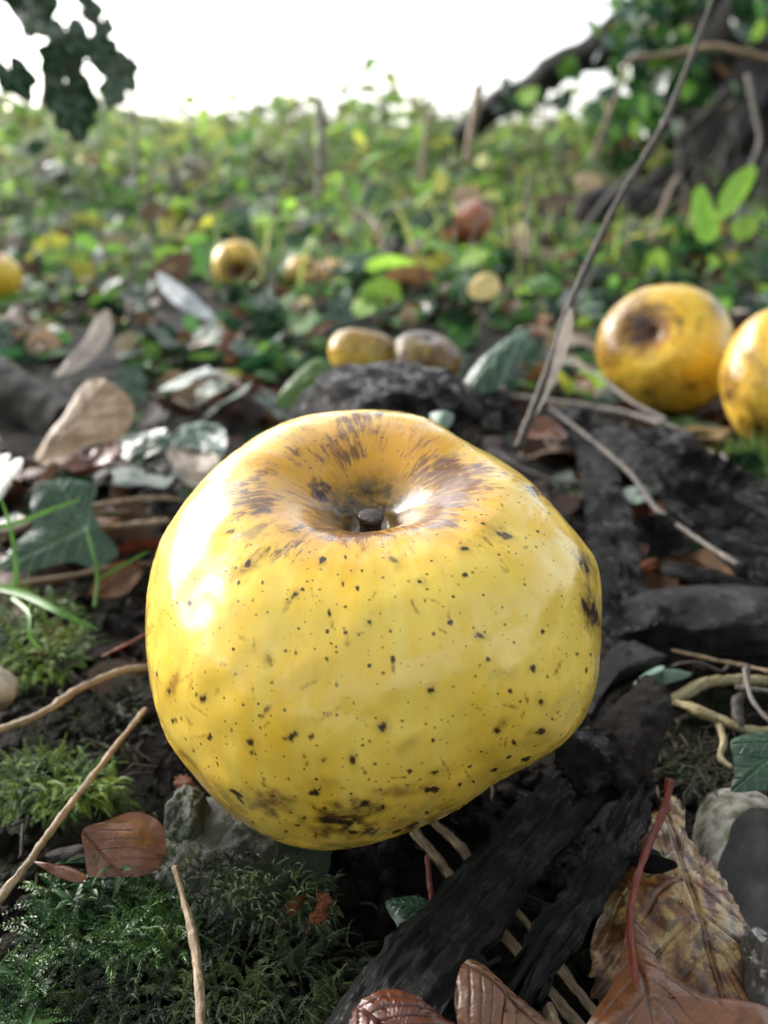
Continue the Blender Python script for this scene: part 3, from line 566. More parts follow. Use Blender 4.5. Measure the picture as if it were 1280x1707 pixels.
tag(o, 'wide black bark slab with a pale wet edge, below the apple at the right edge', 'bark')
o = strip('bark_strip', [(1085, 940, .012, 4), (1150, 948, .015, 7), (1230, 965, .016, 8), (1330, 990, .016, 8)], MT['black_bark'], 0.003, 0.3, 0.0006, 19, 0.002)
tag(o, 'thin black bark sliver lying under the wide slab at the right edge', 'bark')
c = P(1180, 1010, 0.225); o = rock('wood_lump', c + np.array([.004, 0, -.006]), (0.026, 0.014, 0.009), MT['black_bark'], 4, 0.22, 1.3)
tag(o, 'smooth rounded black wood lump in the hollow below the bark slab', 'wood')
for k, (poly, z, lab) in enumerate([
    ([(1050, 712), (1110, 705), (1175, 738), (1235, 775), (1290, 800), (1280, 818), (1190, 800), (1110, 765)], .026, 'crumpled black wet leaf along the upper edge of the wide bark slab'),
    ([(1090, 790), (1150, 775), (1210, 820), (1240, 870), (1180, 880), (1120, 840)], .027, 'black wet rotted leaf plastered on the middle of the wide bark slab'),
    ([(1180, 885), (1240, 875), (1310, 920), (1310, 965), (1240, 950)], .025, 'curled black leaf edge with a pale glint at the right end of the slab'),
    ([(1065, 900), (1110, 880), (1150, 905), (1145, 935), (1090, 945)], .020, 'torn black leaf between the rippled plank and the wide slab'),
    ([(765, 640), (800, 650), (850, 690), (860, 740), (815, 735), (780, 700)], .016, 'crumpled dark leaf heap between the black lump and the tall twig'),
    ([(890, 690), (950, 680), (985, 715), (960, 760), (910, 745)], .014, 'shrivelled black leaf at the head of the rippled plank'),
    ([(230, 760), (280, 770), (290, 830), (250, 850), (205, 820), (195, 780)], .010, 'black rotted leaf in the shade left of the big apple'),
    ([(1000, 1000), (1060, 985), (1100, 1020), (1095, 1065), (1040, 1070), (1005, 1050)], .017, 'flaking dark bark sheet lying over the foot of the rippled plank'),
    ([(260, 1290), (300, 1270), (345, 1310), (330, 1350), (280, 1340)], .006, 'small black leaf under the lower left of the big apple'),
    ([(930, 1250), (985, 1235), (1020, 1290), (980, 1330), (925, 1300)], .014, 'black torn leaf wedged under the lower right of the big apple')]):
    o = patch('dead_leaf', poly, MT['wet_black'], z, (rng.normal(0, .2), -.35), .002, .004, 75, 40 + k, thick=.0008, jag=.10, curl=.5, rings=26, na=120); tag(o, lab, 'leaf')
# black lump behind the apple, with wet ridges
v, f = ico(6); p = v * (1 + 0.10 * fbm(v, 1.3, 21, 3))[:, None]; rr = np.hypot(v[:, 0] * 1.0, v[:, 1] * 0.6 + 0.3 * v[:, 2])
p = p * (1 + 0.035 * np.sin(rr * 22 + 2.4 * fbm(v, 1.6, 5, 3)) + 0.03 * fbm(v, 4.2, 31, 3))[:, None]; p = p * (0.036, 0.03, 0.020); c = P(655, 688, 0.325)
mb = MB(); mb.add(p + c, f, lc=p); o = mb.build('wood_lump', MT['wet_black'], loc=c); tag(o, 'black wet ridged wood lump just behind the top of the big apple', 'wood')
w = [P(-140, 600, .52), P(-30, 632, .475), P(50, 672, .455), P(118, 708, .44)]
v, f, lc = tube(w, np.array([.015, .0145, .0135, .012]), 28, 60, 0.22, 4); mb = MB(); mb.add(v, f, lc=lc); o = mb.build('fallen_branch', MT['log'], loc=w[2])
tag(o, 'thick grey brown fallen branch end at the left edge', 'branch')
for (pts, r, lab) in [([(975, 350, 1.05), (1040, 335, 1.1), (1110, 345, 1.15)], [16, 18, 15], 'short blurred black log beneath the ivy clad tree'), ([(620, 470, .95), (650, 440, .98), (665, 400, 1.0)], [12, 11, 9], 'blurred dark stump of wood behind the paired peach apples')]:
    twig('fallen_branch', pts, r, MT['trunk'], lab, 'branch', None, 16, 30, 0.3, 7, None, True)

# ------------------------------------------------------------------ traced leaves near the viewer
M = Mat('mottled_leaf'); cc = M.co(); a = M.noise(cc, 120, 6, 0.6, 0.4); b = M.noise(cc, 380, 6, 0.65); vv = M.attr('vein')
col = M.ramp(a, [(0.36, (0.06, 0.02, 0.008)), (0.45, (0.22, 0.085, 0.026)), (0.54, (0.42, 0.27, 0.09)), (0.64, (0.20, 0.105, 0.075))])
col = M.mix(M.ramp(b, [(0.50, 0.0), (0.57, 0.85)]), col, (0.07, 0.026, 0.010)); col = M.mix(M.ramp(M.noise(cc, 210, 4), [(0.60, 0.0), (0.68, 0.6)]), col, (0.40, 0.33, 0.17))
col = M.mix(M.math('MULTIPLY', vv, 0.5), col, (0.12, 0.055, 0.03))
MT['mottled'] = M.pbr(col, M.ramp(M.noise(cc, 150, 3), [(0.42, 0.16), (0.6, 0.5)]), M.bump(M.math('ADD', M.math('MULTIPLY', vv, -0.7), b), 0.5, 0.0007), trans=(0.1, col), Coat_Weight=M.ramp(M.noise(cc, 130, 4), [(0.42, 0.2), (0.55, 1.0)]), Coat_Roughness=0.1, Coat_Normal=M.bump(M.noise(cc, 280, 5), 0.4, 0.0008))
o = patch('dead_leaf', [(1112, 1322), (1140, 1342), (1143, 1395), (1180, 1425), (1215, 1470), (1245, 1535), (1257, 1600), (1252, 1660), (1228, 1690), (1150, 1712), (1060, 1700), (1000, 1680), (985, 1600), (1010, 1500), (1048, 1420), (1085, 1350)], MT['mottled'], 0.006, (-0.12, -0.2), 0.004, 0.0022, 95, 2, mid=((1098, 1345), (1215, 1700)), lat=7, jag=0.05, rings=44, na=240, curl=0.12)
tag(o, 'large mottled yellow brown dead leaf lying at the bottom right', 'leaf')
o = patch('dead_leaf', [(1050, 1532), (1078, 1548), (1105, 1612), (1165, 1658), (1285, 1690), (1330, 1740), (1240, 1800), (1080, 1830), (960, 1760), (990, 1690), (1012, 1655), (1035, 1595)], MT['red_leaf'], 0.0115, (0.0, -0.25), 0.002, 0.0017, 90, 5, mid=((1048, 1530), (1088, 1760)), lat=6, rings=40, na=200, vein_bump=0.0005)
tag(o, 'glossy reddish brown dead leaf with a red stalk, overlapping the mottled leaf', 'leaf')
twig('petiole', [(1116, 1300, .0215), (1106, 1348, .0185), (1076, 1420, .016), (1057, 1480, .015), (1050, 1540, .0145), (1058, 1620, .0142), (1078, 1700, .0132), (1088, 1750, .012)], [.85, .7, .62, .6, .55, .4, .3], MT['red_stalk'], parent=o, rough=0.22, n=80)
o = patch('dead_leaf', [(772, 1606), (800, 1606), (848, 1648), (905, 1692), (980, 1750), (900, 1800), (800, 1780), (762, 1700), (758, 1650)], MT['brown_leaf'], 0.011, (0.1, -0.35), 0.003, 0.0008, 150, 7, mid=((775, 1606), (950, 1770)), lat=9, rings=30, na=150, vein_bump=0.0007)
tag(o, 'ribbed ochre brown dead leaf lying across the lower end of the broad bark strip', 'leaf')
o = patch('dead_leaf', [(583, 1700), (608, 1664), (655, 1650), (695, 1664), (728, 1690), (770, 1720), (760, 1790), (660, 1810), (570, 1780)], MT['red_leaf'], 0.0125, (0.1, -0.4), 0.003, 0.0009, 140, 8, mid=((600, 1680), (720, 1800)), lat=7, rings=30, na=150, jag=0.03)
tag(o, 'rust red curled dead leaf at the bottom edge, in front of the broad bark strip', 'leaf')
o = patch('dead_leaf', [(140, 1388), (178, 1372), (222, 1355), (262, 1368), (277, 1400), (272, 1440), (238, 1460), (185, 1464), (150, 1460), (143, 1425)], MT['brown_leaf'], 0.010, (0.25, -0.7), 0.002, 0.0010, 120, 9, mid=((142, 1392), (205, 1466)), lat=5, rings=30, na=150, vein_bump=0.0005, curl=0.25)
tag(o, 'chestnut brown dead leaf propped up between the frond moss and the mossy stone', 'leaf')
o = patch('leaf_flake', [(58, 1436), (85, 1440), (120, 1445), (145, 1462), (130, 1472), (95, 1462)], MT['red_leaf'], 0.009, (0.1, -0.3), 0.001, 0.0006, 160, 3, rings=10, na=60); tag(o, 'small purplish leaf flake left of the chestnut leaf', 'leaf')
o = patch('leaf_flake', [(75, 1425), (95, 1412), (138, 1408), (142, 1440), (110, 1440)], MT['log'], 0.008, (0.1, -0.5), 0.001, 0.001, 200, 4, rings=10, na=60, thick=0.001); tag(o, 'grey crumbled leaf piece touching the chestnut leaf', 'leaf')
o = patch('dead_leaf', [(62, 762), (100, 712), (135, 655), (160, 636), (195, 648), (226, 682), (208, 735), (160, 752), (110, 775), (80, 782)], MT['tan_leaf'], d=0.345, tilt=(-0.1, -0.9), bulge=0.006, nz=0.002, nsc=60, seed=11, mid=((75, 775), (190, 645)), lat=6, curl=0.35)
tag(o, 'curled tan dead leaf standing beside the fallen branch end', 'leaf')
o = patch('dead_leaf', [(85, 760), (120, 745), (190, 748), (207, 770), (170, 800), (110, 800)], MT['red_leaf'], d=0.33, tilt=(0, -0.5), bulge=0.0, nz=0.004, nsc=60, seed=13, curl=0.5, rings=16, na=80, jag=.08)
tag(o, 'dark red brown leaf folded under the curled tan leaf', 'leaf')
o = patch('ivy_leaf', [(62, 810), (85, 800), (112, 797), (140, 803), (163, 815), (155, 850), (172, 885), (197, 922), (160, 948), (125, 938), (85, 945), (32, 957), (-2, 945), (28, 905), (55, 872), (52, 840)], MT['ivy'], 0.022, (0.1, -0.8), 0.002, 0.0012, 90, 12, rays=((145, 882), (95, 805), (5, 948), (160, 815), (165, 948), (75, 850)), rings=40, na=190, face=0.25)
tag(o, 'large dark green ivy leaf with pale veins, left of the big apple', 'ivy leaf')
twig('petiole', [(145, 882, .026), (158, 930, .020), (163, 970, .014), (158, 1012, .009)], [.45, .5, .55], MT['grass'], parent=o, rough=0.1)
o = patch('ivy_leaf', [(300, 712), (335, 700), (368, 705), (378, 742), (360, 765), (325, 748), (285, 735)], MT['ivy'], 0.020, (0.0, -0.25), 0.000, 0.0025, 80, 14, rays=((325, 705), (290, 732), (340, 755), (374, 745)), d=None, rings=16, na=80)
tag(o, 'shiny ivy leaf reflecting the sky, just behind the left shoulder of the big apple', 'ivy leaf')
o = patch('ivy_leaf', [(203, 735), (235, 718), (275, 716), (285, 738), (255, 760), (228, 772), (205, 762)], MT['ivy'], 0.020, (-0.3, -0.5), 0.000, 0.0025, 80, 15, rays=((280, 722), (210, 765), (215, 735)), rings=16, na=80)
tag(o, 'shiny ivy leaf beside the curled tan leaf', 'ivy leaf')
o = patch('dead_leaf', [(278, 752), (300, 738), (345, 748), (368, 775), (350, 800), (320, 805), (290, 790)], MT['pale_leaf'], 0.014, (-0.2, -0.4), 0.000, 0.003, 90, 16, mid=((280, 750), (350, 800)), lat=6, rings=16, na=80)
tag(o, 'pale mauve dead leaf under the shiny ivy leaf behind the big apple', 'leaf')
o = patch('willow_leaf', [(262, 456), (280, 460), (318, 488), (350, 518), (361, 536), (335, 530), (295, 508), (270, 482)], MT['grey_leaf'], d=0.62, tilt=(0, -0.5), bulge=0.002, mid=((264, 458), (360, 535)), rings=10, na=60)
tag(o, 'slender silvery grey leaf lying left of the far yellow apple', 'leaf')
o = patch('dead_leaf', [(182, 522), (187, 555), (165, 585), (130, 618), (92, 632), (108, 608), (138, 575), (158, 540)], MT['pale_leaf'], d=0.52, tilt=(0, -0.7), bulge=0.004, mid=((180, 525), (95, 630)), rings=10, na=60, curl=0.3)
tag(o, 'pale narrow dry leaf above the fallen branch end', 'leaf')
o = patch('ivy_leaf', [(882, 545), (878, 575), (862, 610), (835, 645), (800, 658), (768, 656), (780, 625), (800, 600), (835, 572), (862, 552)], MT['ivy'], d=0.36, tilt=(-0.3, -0.5), bulge=0.004, seed=5, rays=((880, 548), (780, 650), (835, 642), (790, 612)), rings=20, na=90, face=0.2)
tag(o, 'folded dark ivy leaf with a pale sheen, left of the tall twig', 'ivy leaf')
o = patch('ivy_leaf', [(462, 674), (478, 642), (515, 604), (540, 598), (552, 620), (550, 658), (515, 678)], MT['ivy_bright'], d=0.37, tilt=(0, -0.6), bulge=0.003, rays=((545, 605), (470, 670), (545, 655)), rings=14, na=70, face=0.3)
tag(o, 'plain green leaf left of the black wood lump', 'ivy leaf')
o = patch('ivy_leaf', [(1217, 1236), (1235, 1226), (1262, 1221), (1300, 1222), (1335, 1240), (1330, 1290), (1290, 1312), (1245, 1319), (1219, 1317), (1224, 1290), (1221, 1262)], MT['ivy'], 0.020, (-0.1, -0.5), 0.001, 0.0006, 120, 22, rays=((1310, 1238), (1222, 1314), (1225, 1240), (1275, 1314), (1250, 1225)), rings=36, na=160)
tag(o, 'dark green ivy leaf with pale veins over the grey stone at the right edge', 'ivy leaf')
o = patch('ivy_leaf', [(642, 1504), (665, 1495), (700, 1494), (717, 1510), (707, 1540), (690, 1556), (672, 1564), (660, 1540)], MT['ivy'], 0.004, (0.0, -0.4), 0.001, 0.0005, 150, 23, rays=((712, 1512), (672, 1562), (645, 1505), (690, 1496)), rings=24, na=100)
tag(o, 'small ivy leaf lying between the apple and the broad bark strip', 'ivy leaf')
o = patch('leaf_flake', [(716, 690), (735, 684), (756, 690), (750, 712), (732, 716)], MT['ivy_pale'], d=0.27, tilt=(0, -0.6), rings=8, na=40); tag(o, 'pale teal leaf scrap behind the top of the big apple', 'leaf')
o = patch('leaf_flake', [(1055, 1142), (1080, 1118), (1105, 1112), (1102, 1132), (1148, 1120), (1146, 1128), (1110, 1142), (1090, 1136), (1070, 1145)], MT['ivy_pale'], 0.014, (0, -0.4), rings=8, na=60); tag(o, 'pale green folded leaf scrap at the tip of the splintered wood', 'leaf')
o = patch('dead_leaf', [(865, 720), (900, 708), (935, 712), (940, 735), (905, 748), (875, 742)], MT['brown_leaf'], d=0.30, tilt=(0, -0.5), bulge=0.003, nz=.003, curl=.4, jag=.1, rings=14, na=70); tag(o, 'orange brown leaf piece at the foot of the tall twig', 'leaf')
o = patch('dead_leaf', [(780, 478), (800, 456), (826, 460), (832, 485), (808, 500), (785, 495)], MT['lime'], d=0.62, tilt=(0, -0.8), bulge=0.003, rings=10, na=50, face=0.3); o.data.materials[0] = leaf_mat('straw_leaf', (0.5, 0.36, 0.12), (0.62, 0.5, 0.25), (0.5, 0.4, 0.2), tr=0.3)
tag(o, 'straw yellow leaf scrap standing in the grass behind the folded ivy leaf', 'leaf')
for (pp, d, lab) in [([(752, 328), (770, 310), (798, 314), (802, 332), (775, 338)], 1.4, 'peach coloured leaf above the maroon rotten apple'), ([(855, 385), (872, 370), (888, 385), (880, 415), (862, 412)], 1.0, 'cream coloured dry leaf right of the maroon rotten apple'), ([(955, 300), (975, 288), (1000, 295), (995, 315), (965, 316)], 1.3, 'beige dry leaf beside the blurred black log')]:
    o = patch('dead_leaf', pp, MT['tan_leaf'], d=d, tilt=(0, -0.8), bulge=0.004, rings=8, na=40, face=0.4); tag(o, lab, 'leaf')
for (pp, z, lab) in [([(458, 1535), (468, 1512), (500, 1490), (505, 1500), (495, 1522), (472, 1538)], .007, 'orange wood chip below the apple, left one of two'), ([(508, 1545), (525, 1505), (530, 1485), (548, 1490), (550, 1525), (535, 1545), (515, 1552)], .007, 'ragged orange wood chip below the apple, right one of two'),
        ([(292, 1298), (310, 1292), (330, 1312), (325, 1328), (300, 1325)], .012, 'rust coloured chip above the mossy stone'), ([(388, 1428), (415, 1398), (430, 1398), (422, 1425), (405, 1442)], .006, 'dark red brown leaf scrap under the apple'),
        ([(1085, 1040), (1110, 1052), (1138, 1080), (1130, 1086), (1100, 1068)], .012, 'pink tan wood sliver on the soil right of the apple'), ([(1068, 938), (1095, 932), (1100, 945), (1075, 952)], .018, 'salmon pink bark chip at the end of the thin bark sliver'),
        ([(1165, 770), (1200, 755), (1210, 765), (1185, 785)], .022, 'whitish curled chip on the wide bark slab')]:
    o = patch('wood_chip', pp, MT['chip'] if 'whit' not in lab else MT['pale_leaf'], z, (0, -0.5), 0.001, 0.0008, 250, len(lab), rings=10, na=64, thick=0.0012, jag=0.2); tag(o, lab, 'wood chip')

# ------------------------------------------------------------------ twigs, stalks, roots
t = twig('twig', [(862, 748, .262), (885, 690, .265), (915, 610, .27), (945, 520, .275), (985, 430, .28), (1030, 335, .285), (1070, 270, .29), (1108, 205, .29), (1140, 125, .295), (1165, 60, .30), (1190, -10, .305), (1215, -90, .31)], [1.5, 1.3, 1.1, 1.25, 1.1, 1.1, 1.3, .95, .85, .8, .7], MT['dark_twig'], 'tall thin dark twig rising past the right apple to the top edge', 'twig', None, 12, 160, 0.2, 3, None, True)
for q, sc in (((1108, 207, .2885), 1.9), ((945, 520, .2745), 1.6)):
    mb = MB(); v, f = ico(3); c = P(*q); mb.add(v * (1 + 0.25 * fbm(v, 2, 3, 3))[:, None] * 0.001 * sc + c, f, lc=v * 0.002); mb.build('bud', MT['grey_twig'], t, loc=c)
o = patch('leaf_flake', [(948, 515), (955, 540), (940, 600), (915, 655), (880, 712), (868, 730), (890, 680), (915, 630), (925, 590)], MT['pale_leaf'], d=0.268, tilt=(0, -1.0), rings=8, na=70, face=0.6, bulge=0.0008, nz=0.0004); tag(o, 'pale peeled bark sliver hanging along the foot of the tall twig', 'bark')
TW = [
    ('tan_twig', [(-60, 1235, .012), (60, 1195, .014), (130, 1150, .015), (205, 1118, .014), (245, 1112, .013)], [1.05, .95, .9, .85, .6], 'knobbly tan twig entering at the left edge and ending at the apple'),
    ('tan_twig', [(-40, 1550, .008), (40, 1448, .012), (110, 1352, .014), (180, 1262, .015), (242, 1182, .014)], [.75, .75, .7, .6, .5], 'straight straw coloured stalk running diagonally up to the apple at lower left'),
    ('tan_twig', [(292, 1445, .012), (305, 1495, .010), (322, 1560, .009), (332, 1640, .009), (335, 1730, .008)], [.45, .6, .65, .75, .8], 'spotted pale stalk running down to the bottom edge in the dark moss'),
    ('tan_twig', [(690, 1385, .004), (735, 1440, .004), (775, 1490, .004), (850, 1570, .003), (930, 1668, .003), (990, 1740, .003)], [.9, .95, .9, .85, .85, .85], 'pale dry stalk passing under the broad bark strip, left one of two'),
    ('tan_twig', [(720, 1368, .004), (765, 1410, .005), (800, 1455, .004), (870, 1530, .003), (930, 1610, .003), (1000, 1700, .003)], [.8, .9, .9, .8, .8, .8], 'pale dry stalk passing under the broad bark strip, right one of two'),
    ('tan_twig', [(912, 1680, .006), (930, 1715, .007), (950, 1760, .007)], [.9, 1.0, 1.0], 'short pale stalk end beside the ochre leaf at the bottom edge'),
    ('red_stalk', [(712, 1428, .005), (716, 1475, .004), (722, 1520, .003)], [.45, .5, .45], 'short thin red stem beside the small ivy leaf'),
    ('red_stalk', [(170, 1095, .014), (205, 1078, .016), (245, 1056, .017)], [.3, .35, .35], 'thin rusty stem touching the left side of the apple'),
    ('grey_twig', [(760, 655, .012), (850, 660, .012), (950, 672, .014), (1050, 690, .016), (1135, 718, .018)], [1.1, 1.2, 1.2, 1.3, 1.0], 'pale dry reed lying across in front of the right apple'),
    ('grey_twig', [(915, 680, .020), (975, 725, .024), (1050, 790, .026), (1090, 845, .026), (1150, 890, .026), (1230, 942, .025)], [.7, .75, .85, .8, .7, .9], 'thin grey twig crossing the black bark slabs diagonally'),
    ('grey_twig', [(835, 760, .020), (880, 785, .021), (940, 803, .021), (1022, 803, .022)], [.6, .7, .7, .5], 'thin curved grey twig at the right shoulder of the big apple'),
    ('grey_twig', [(930, 592, .012), (990, 622, .016), (1050, 668, .018), (1110, 700, .018)], [.8, .9, 1.0, .9], 'olive stem leaning in front of the right apple'),
    ('tan_twig', [(150, 845, .020), (210, 835, .020), (265, 830, .018), (300, 834, .016)], [.8, .9, .8, .6], 'bent tan stem behind the large ivy leaf, upper one'),
    ('tan_twig', [(150, 878, .016), (220, 875, .016), (282, 868, .016)], [.9, 1.1, 1.0], 'flat tan stem behind the large ivy leaf, lower one'),
    ('root', [(1085, 1168, .010), (1130, 1160, .012), (1180, 1138, .013), (1240, 1133, .013), (1310, 1140, .012)], [.9, 1.2, 1.4, 1.2, 1.0], 'thick pale root arching along the right edge'),
    ('root', [(1110, 1165, .010), (1150, 1180, .012), (1190, 1195, .012), (1240, 1215, .011), (1310, 1222, .010)], [.8, 1.2, 1.1, 1.0, .9], 'smooth cream root below the arching one'),
    ('root', [(1195, 1195, .011), (1205, 1235, .010), (1200, 1262, .009), (1218, 1280, .009)], [.9, .8, .7, .5], 'forked knobbly root above the grey stone'),
    ('dark_twig', [(1245, 1110, .018), (1240, 1150, .016), (1225, 1175, .014), (1232, 1215, .011)], [.6, .8, 1.5, 1.3], 'ringed brown stem crossing the pale roots'),
    ('grey_twig', [(1225, 1145, .017), (1262, 1150, .017), (1320, 1158, .017)], [.6, .55, .5], 'thin mauve stem branching from the ringed brown stem'),
    ('grey_twig', [(1240, 1115, .018), (1250, 1160, .017), (1275, 1195, .016), (1320, 1235, .014)], [.5, .5, .5], 'thin mauve runner dropping behind the ivy leaf at the right edge'),
    ('tan_twig', [(1118, 1083, .014), (1180, 1098, .014), (1240, 1110, .014), (1320, 1130, .014)], [.4, .5, .5, .45], 'thin straw lying across the soil at the right edge'),
    ('dark_twig', [(1100, 1120, .013), (1130, 1107, .016), (1165, 1105, .017), (1200, 1118, .015), (1215, 1108, .015)], [.4, .45, .45, .4], 'small arching purple brown runner above the roots'),
]
for k, (mt, pts, r, lab) in enumerate(TW):
    nm = {'root': 'root', 'red_stalk': 'stem'}.get(mt, 'twig'); twig(nm, pts, r, MT[mt], lab, 'root' if mt == 'root' else 'stem' if 'stem' in lab or 'stalk' in lab else 'twig', None, 14, 110, 0.32, 30 + k)
# fine rootlets: nobody could count them
mb = MB()
for k in range(60):
    px, py = rng.uniform(1105, 1260), rng.uniform(1205, 1310); pts = []
    for i in range(5): pts.append(G(px, py, .006 + .004 * rng.random())); px += rng.normal(0, 14); py += rng.uniform(-4, 22)
    v, f, lc = tube(pts, [.00013, .00006], 5, 14); mb.add(v, f, lc=lc)
kind(mb.build('rootlets', twig_mat('rootlet', (0.02, 0.016, 0.008), (0.07, 0.055, 0.03), (0.16, 0.13, 0.075))), 'stuff')
# grass blades on the left
def blade(name, pts, w, label, group=None):
    q = catmull(pts, 40); c = np.array([G(*a) for a in q]); tg = np.gradient(c, axis=0); tg /= np.linalg.norm(tg, axis=1)[:, None]
    vw = c - CAM; sd_ = np.cross(tg, vw); sd_ /= np.linalg.norm(sd_, axis=1)[:, None]; nn = np.cross(sd_, tg)
    ww = (w * 0.001 * np.sin(np.linspace(0.35, 1, 40) * math.pi) ** 0.6 + 0.00008)[:, None]
    V = np.stack([c - sd_ * ww, c + nn * ww * 0.5, c + sd_ * ww], 1).reshape(-1, 3); mb = MB(); mb.add(V, grid_faces(40, 3)); o = mb.build(name, MT['grass'], loc=c[0]); tag(o, label, 'grass', group)
blade('grass_blade', [(-20, 885, .026), (40, 868, .030), (90, 848, .033), (135, 832, .035)], 0.65, 'bright grass blade pointing up right across the large ivy leaf')
blade('grass_blade', [(25, 990, .018), (27, 940, .026), (18, 880, .034), (2, 830, .042)], 0.6, 'upright bright grass blade at the left edge')
blade('grass_blade', [(-20, 975, .020), (40, 990, .022), (100, 1020, .022), (165, 1050, .018)], 0.95, 'broad bent grass blade lying over the left moss clump')
blade('grass_blade', [(20, 995, .022), (45, 1020, .024), (50, 1060, .022), (72, 1085, .018)], 0.5, 'thin drooping grass blade over the left moss clump')
blade('grass_blade', [(165, 965, .012), (200, 945, .016), (250, 918, .022)], 0.4, 'thin grass blade reaching toward the apple from the ivy stalk')

# ------------------------------------------------------------------ stones
M = Mat('wet_grey_stone'); cc = M.co(); a = M.noise(cc, 60, 5); b = M.noise(cc, 500, 5)
col = M.ramp(a, [(0.35, (0.045, 0.042, 0.040)), (0.65, (0.12, 0.112, 0.105))])
stone_m = M.pbr(col, M.ramp(a, [(0.4, 0.14), (0.6, 0.4)]), M.bump(b, 0.15, 0.0006), Coat_Weight=0.5, Coat_Roughness=0.08)
M = Mat('flint_stone'); cc = M.co(); a = M.noise(cc, 70, 5); b = M.noise(cc, 350, 5); ct = M.attr('cut')
ctn = M.math('MULTIPLY', M.math('SUBTRACT', M.math('ADD', ct, M.math('MULTIPLY', b, 0.5)), 0.55), 3.0, True)
col = M.mix(ctn, M.ramp(b, [(0.35, (0.10, 0.09, 0.04)), (0.6, (0.36, 0.34, 0.30))]), M.ramp(a, [(0.42, (0.020, 0.018, 0.017)), (0.60, (0.085, 0.076, 0.066))]))
flint_m = M.pbr(col, M.mix(ctn, (0.7, 0.7, 0.7), M.ramp(a, [(0.45, 0.30), (0.6, 0.10)])), M.bump(M.math('ADD', a, M.math('MULTIPLY', b, .3)), 0.35, 0.0015), Specular_IOR_Level=0.45)
M = Mat('mossy_stone'); cc = M.co(); a = M.noise(cc, 150, 7, 0.65); b = M.noise(cc, 90, 5)
col = M.ramp(a, [(0.38, (0.008, 0.009, 0.006)), (0.56, (0.026, 0.027, 0.021)), (0.72, (0.17, 0.175, 0.165))]); col = M.mix(M.ramp(b, [(0.42, 0.0), (0.56, 0.8)]), col, (0.020, 0.030, 0.009))
mstone = M.pbr(col, 0.7, M.bump(a, 0.9, 0.002))
def flint(name, c, rad, cutn, cut, seed, label):
    v, f = ico(6); n_ = np.asarray(cutn, float); n_ /= np.linalg.norm(n_); p = v * (1 + .10 * fbm(v, 1.1, seed, 3))[:, None] * np.asarray(rad); d = p @ n_; lim = cut * (1 + .03 * fbm(v, 2.0, seed + 2, 2)); over = np.maximum(d - lim, 0)
    p = p - n_ * over[:, None]; mb = MB(); mb.add(p + c, f, cut=sstep(0, .0006, over)); o = mb.build(name, flint_m, loc=c); return tag(o, label, 'stone')
flint('stone', G(1275, 1465, .001), (.0125, .0205, .012), (-.05, -.55, 1.0), .0062, 5, 'smooth wet grey stone with a pale rim at the right edge beside the mottled leaf')
o = rock('stone', G(1290, 1625, .004), (.006, .007, .007), stone_m, 8, .2, 1.4, 5); tag(o, 'small shiny blue grey stone at the lower right edge', 'stone')
o = rock('stone', G(400, 1440, .000), (.0165, .013, .010), mstone, 12, .22, 1.4, 6); tag(o, 'dark rock crusted with moss and lichen in front of the apple', 'stone')
o = rock('stone', G(318, 1375, .007), (.0048, .0062, .007), mstone, 14, .20, 1.5, 6, 0, 0.4); tag(o, 'lichen whitened stone knob under the left of the apple', 'stone')
o = rock('stone', G(-12, 1150, .012), (.0055, .006, .005), plain_mat('pale_stone', (0.16, 0.13, 0.10), (0.34, 0.30, 0.25), 200, 0.6), 17, .15, 1.3, 4); tag(o, 'pale stone half cut off by the left edge', 'stone')

# ------------------------------------------------------------------ moss
def feather(mb, base, direc, L, w, seed, droop=0.5):
    """a moss shoot: a bending stem with two rows of tiny leaves"""
    r_ = np.random.default_rng(seed); n_ = 12; d = np.asarray(direc, float); d /= np.linalg.norm(d); pts = [np.asarray(base, float)]
    for i in range(n_): d = d + np.array([0, 0, -droop / n_]) + r_.normal(0, 0.06, 3); d /= np.linalg.norm(d); pts.append(pts[-1] + d * L / n_)
    pts = np.array(pts); v, f, _ = tube(pts, [w * 0.10, w * 0.05], 4, None, 0, 0, False); mb.add(v, f)
    sd_ = np.cross(d, [0.1, 0, 1]); sd_ /= np.linalg.norm(sd_) + 1e-9; up = np.cross(sd_, d); V, Fc = [], []
    for i in range(1, n_ + 1):
        ll = w * (1.05 - 0.75 * i / n_) * r_.uniform(0.7, 1.2)
        for s in (-1, 1):
            dd = sd_ * s * 0.85 + d * 0.75 + up * r_.normal(0.1, 0.25); dd /= np.linalg.norm(dd); q = np.cross(dd, up); q /= np.linalg.norm(q) + 1e-9
            b = pts[i]; k = len(V); V += [b, b + dd * ll * .45 + q * ll * .17, b + dd * ll, b + dd * ll * .45 - q * ll * .17]; Fc.append([k, k + 1, k + 2, k + 3])
    mb.add(np.array(V), np.array(Fc), tone=r_.uniform(-1, 1))
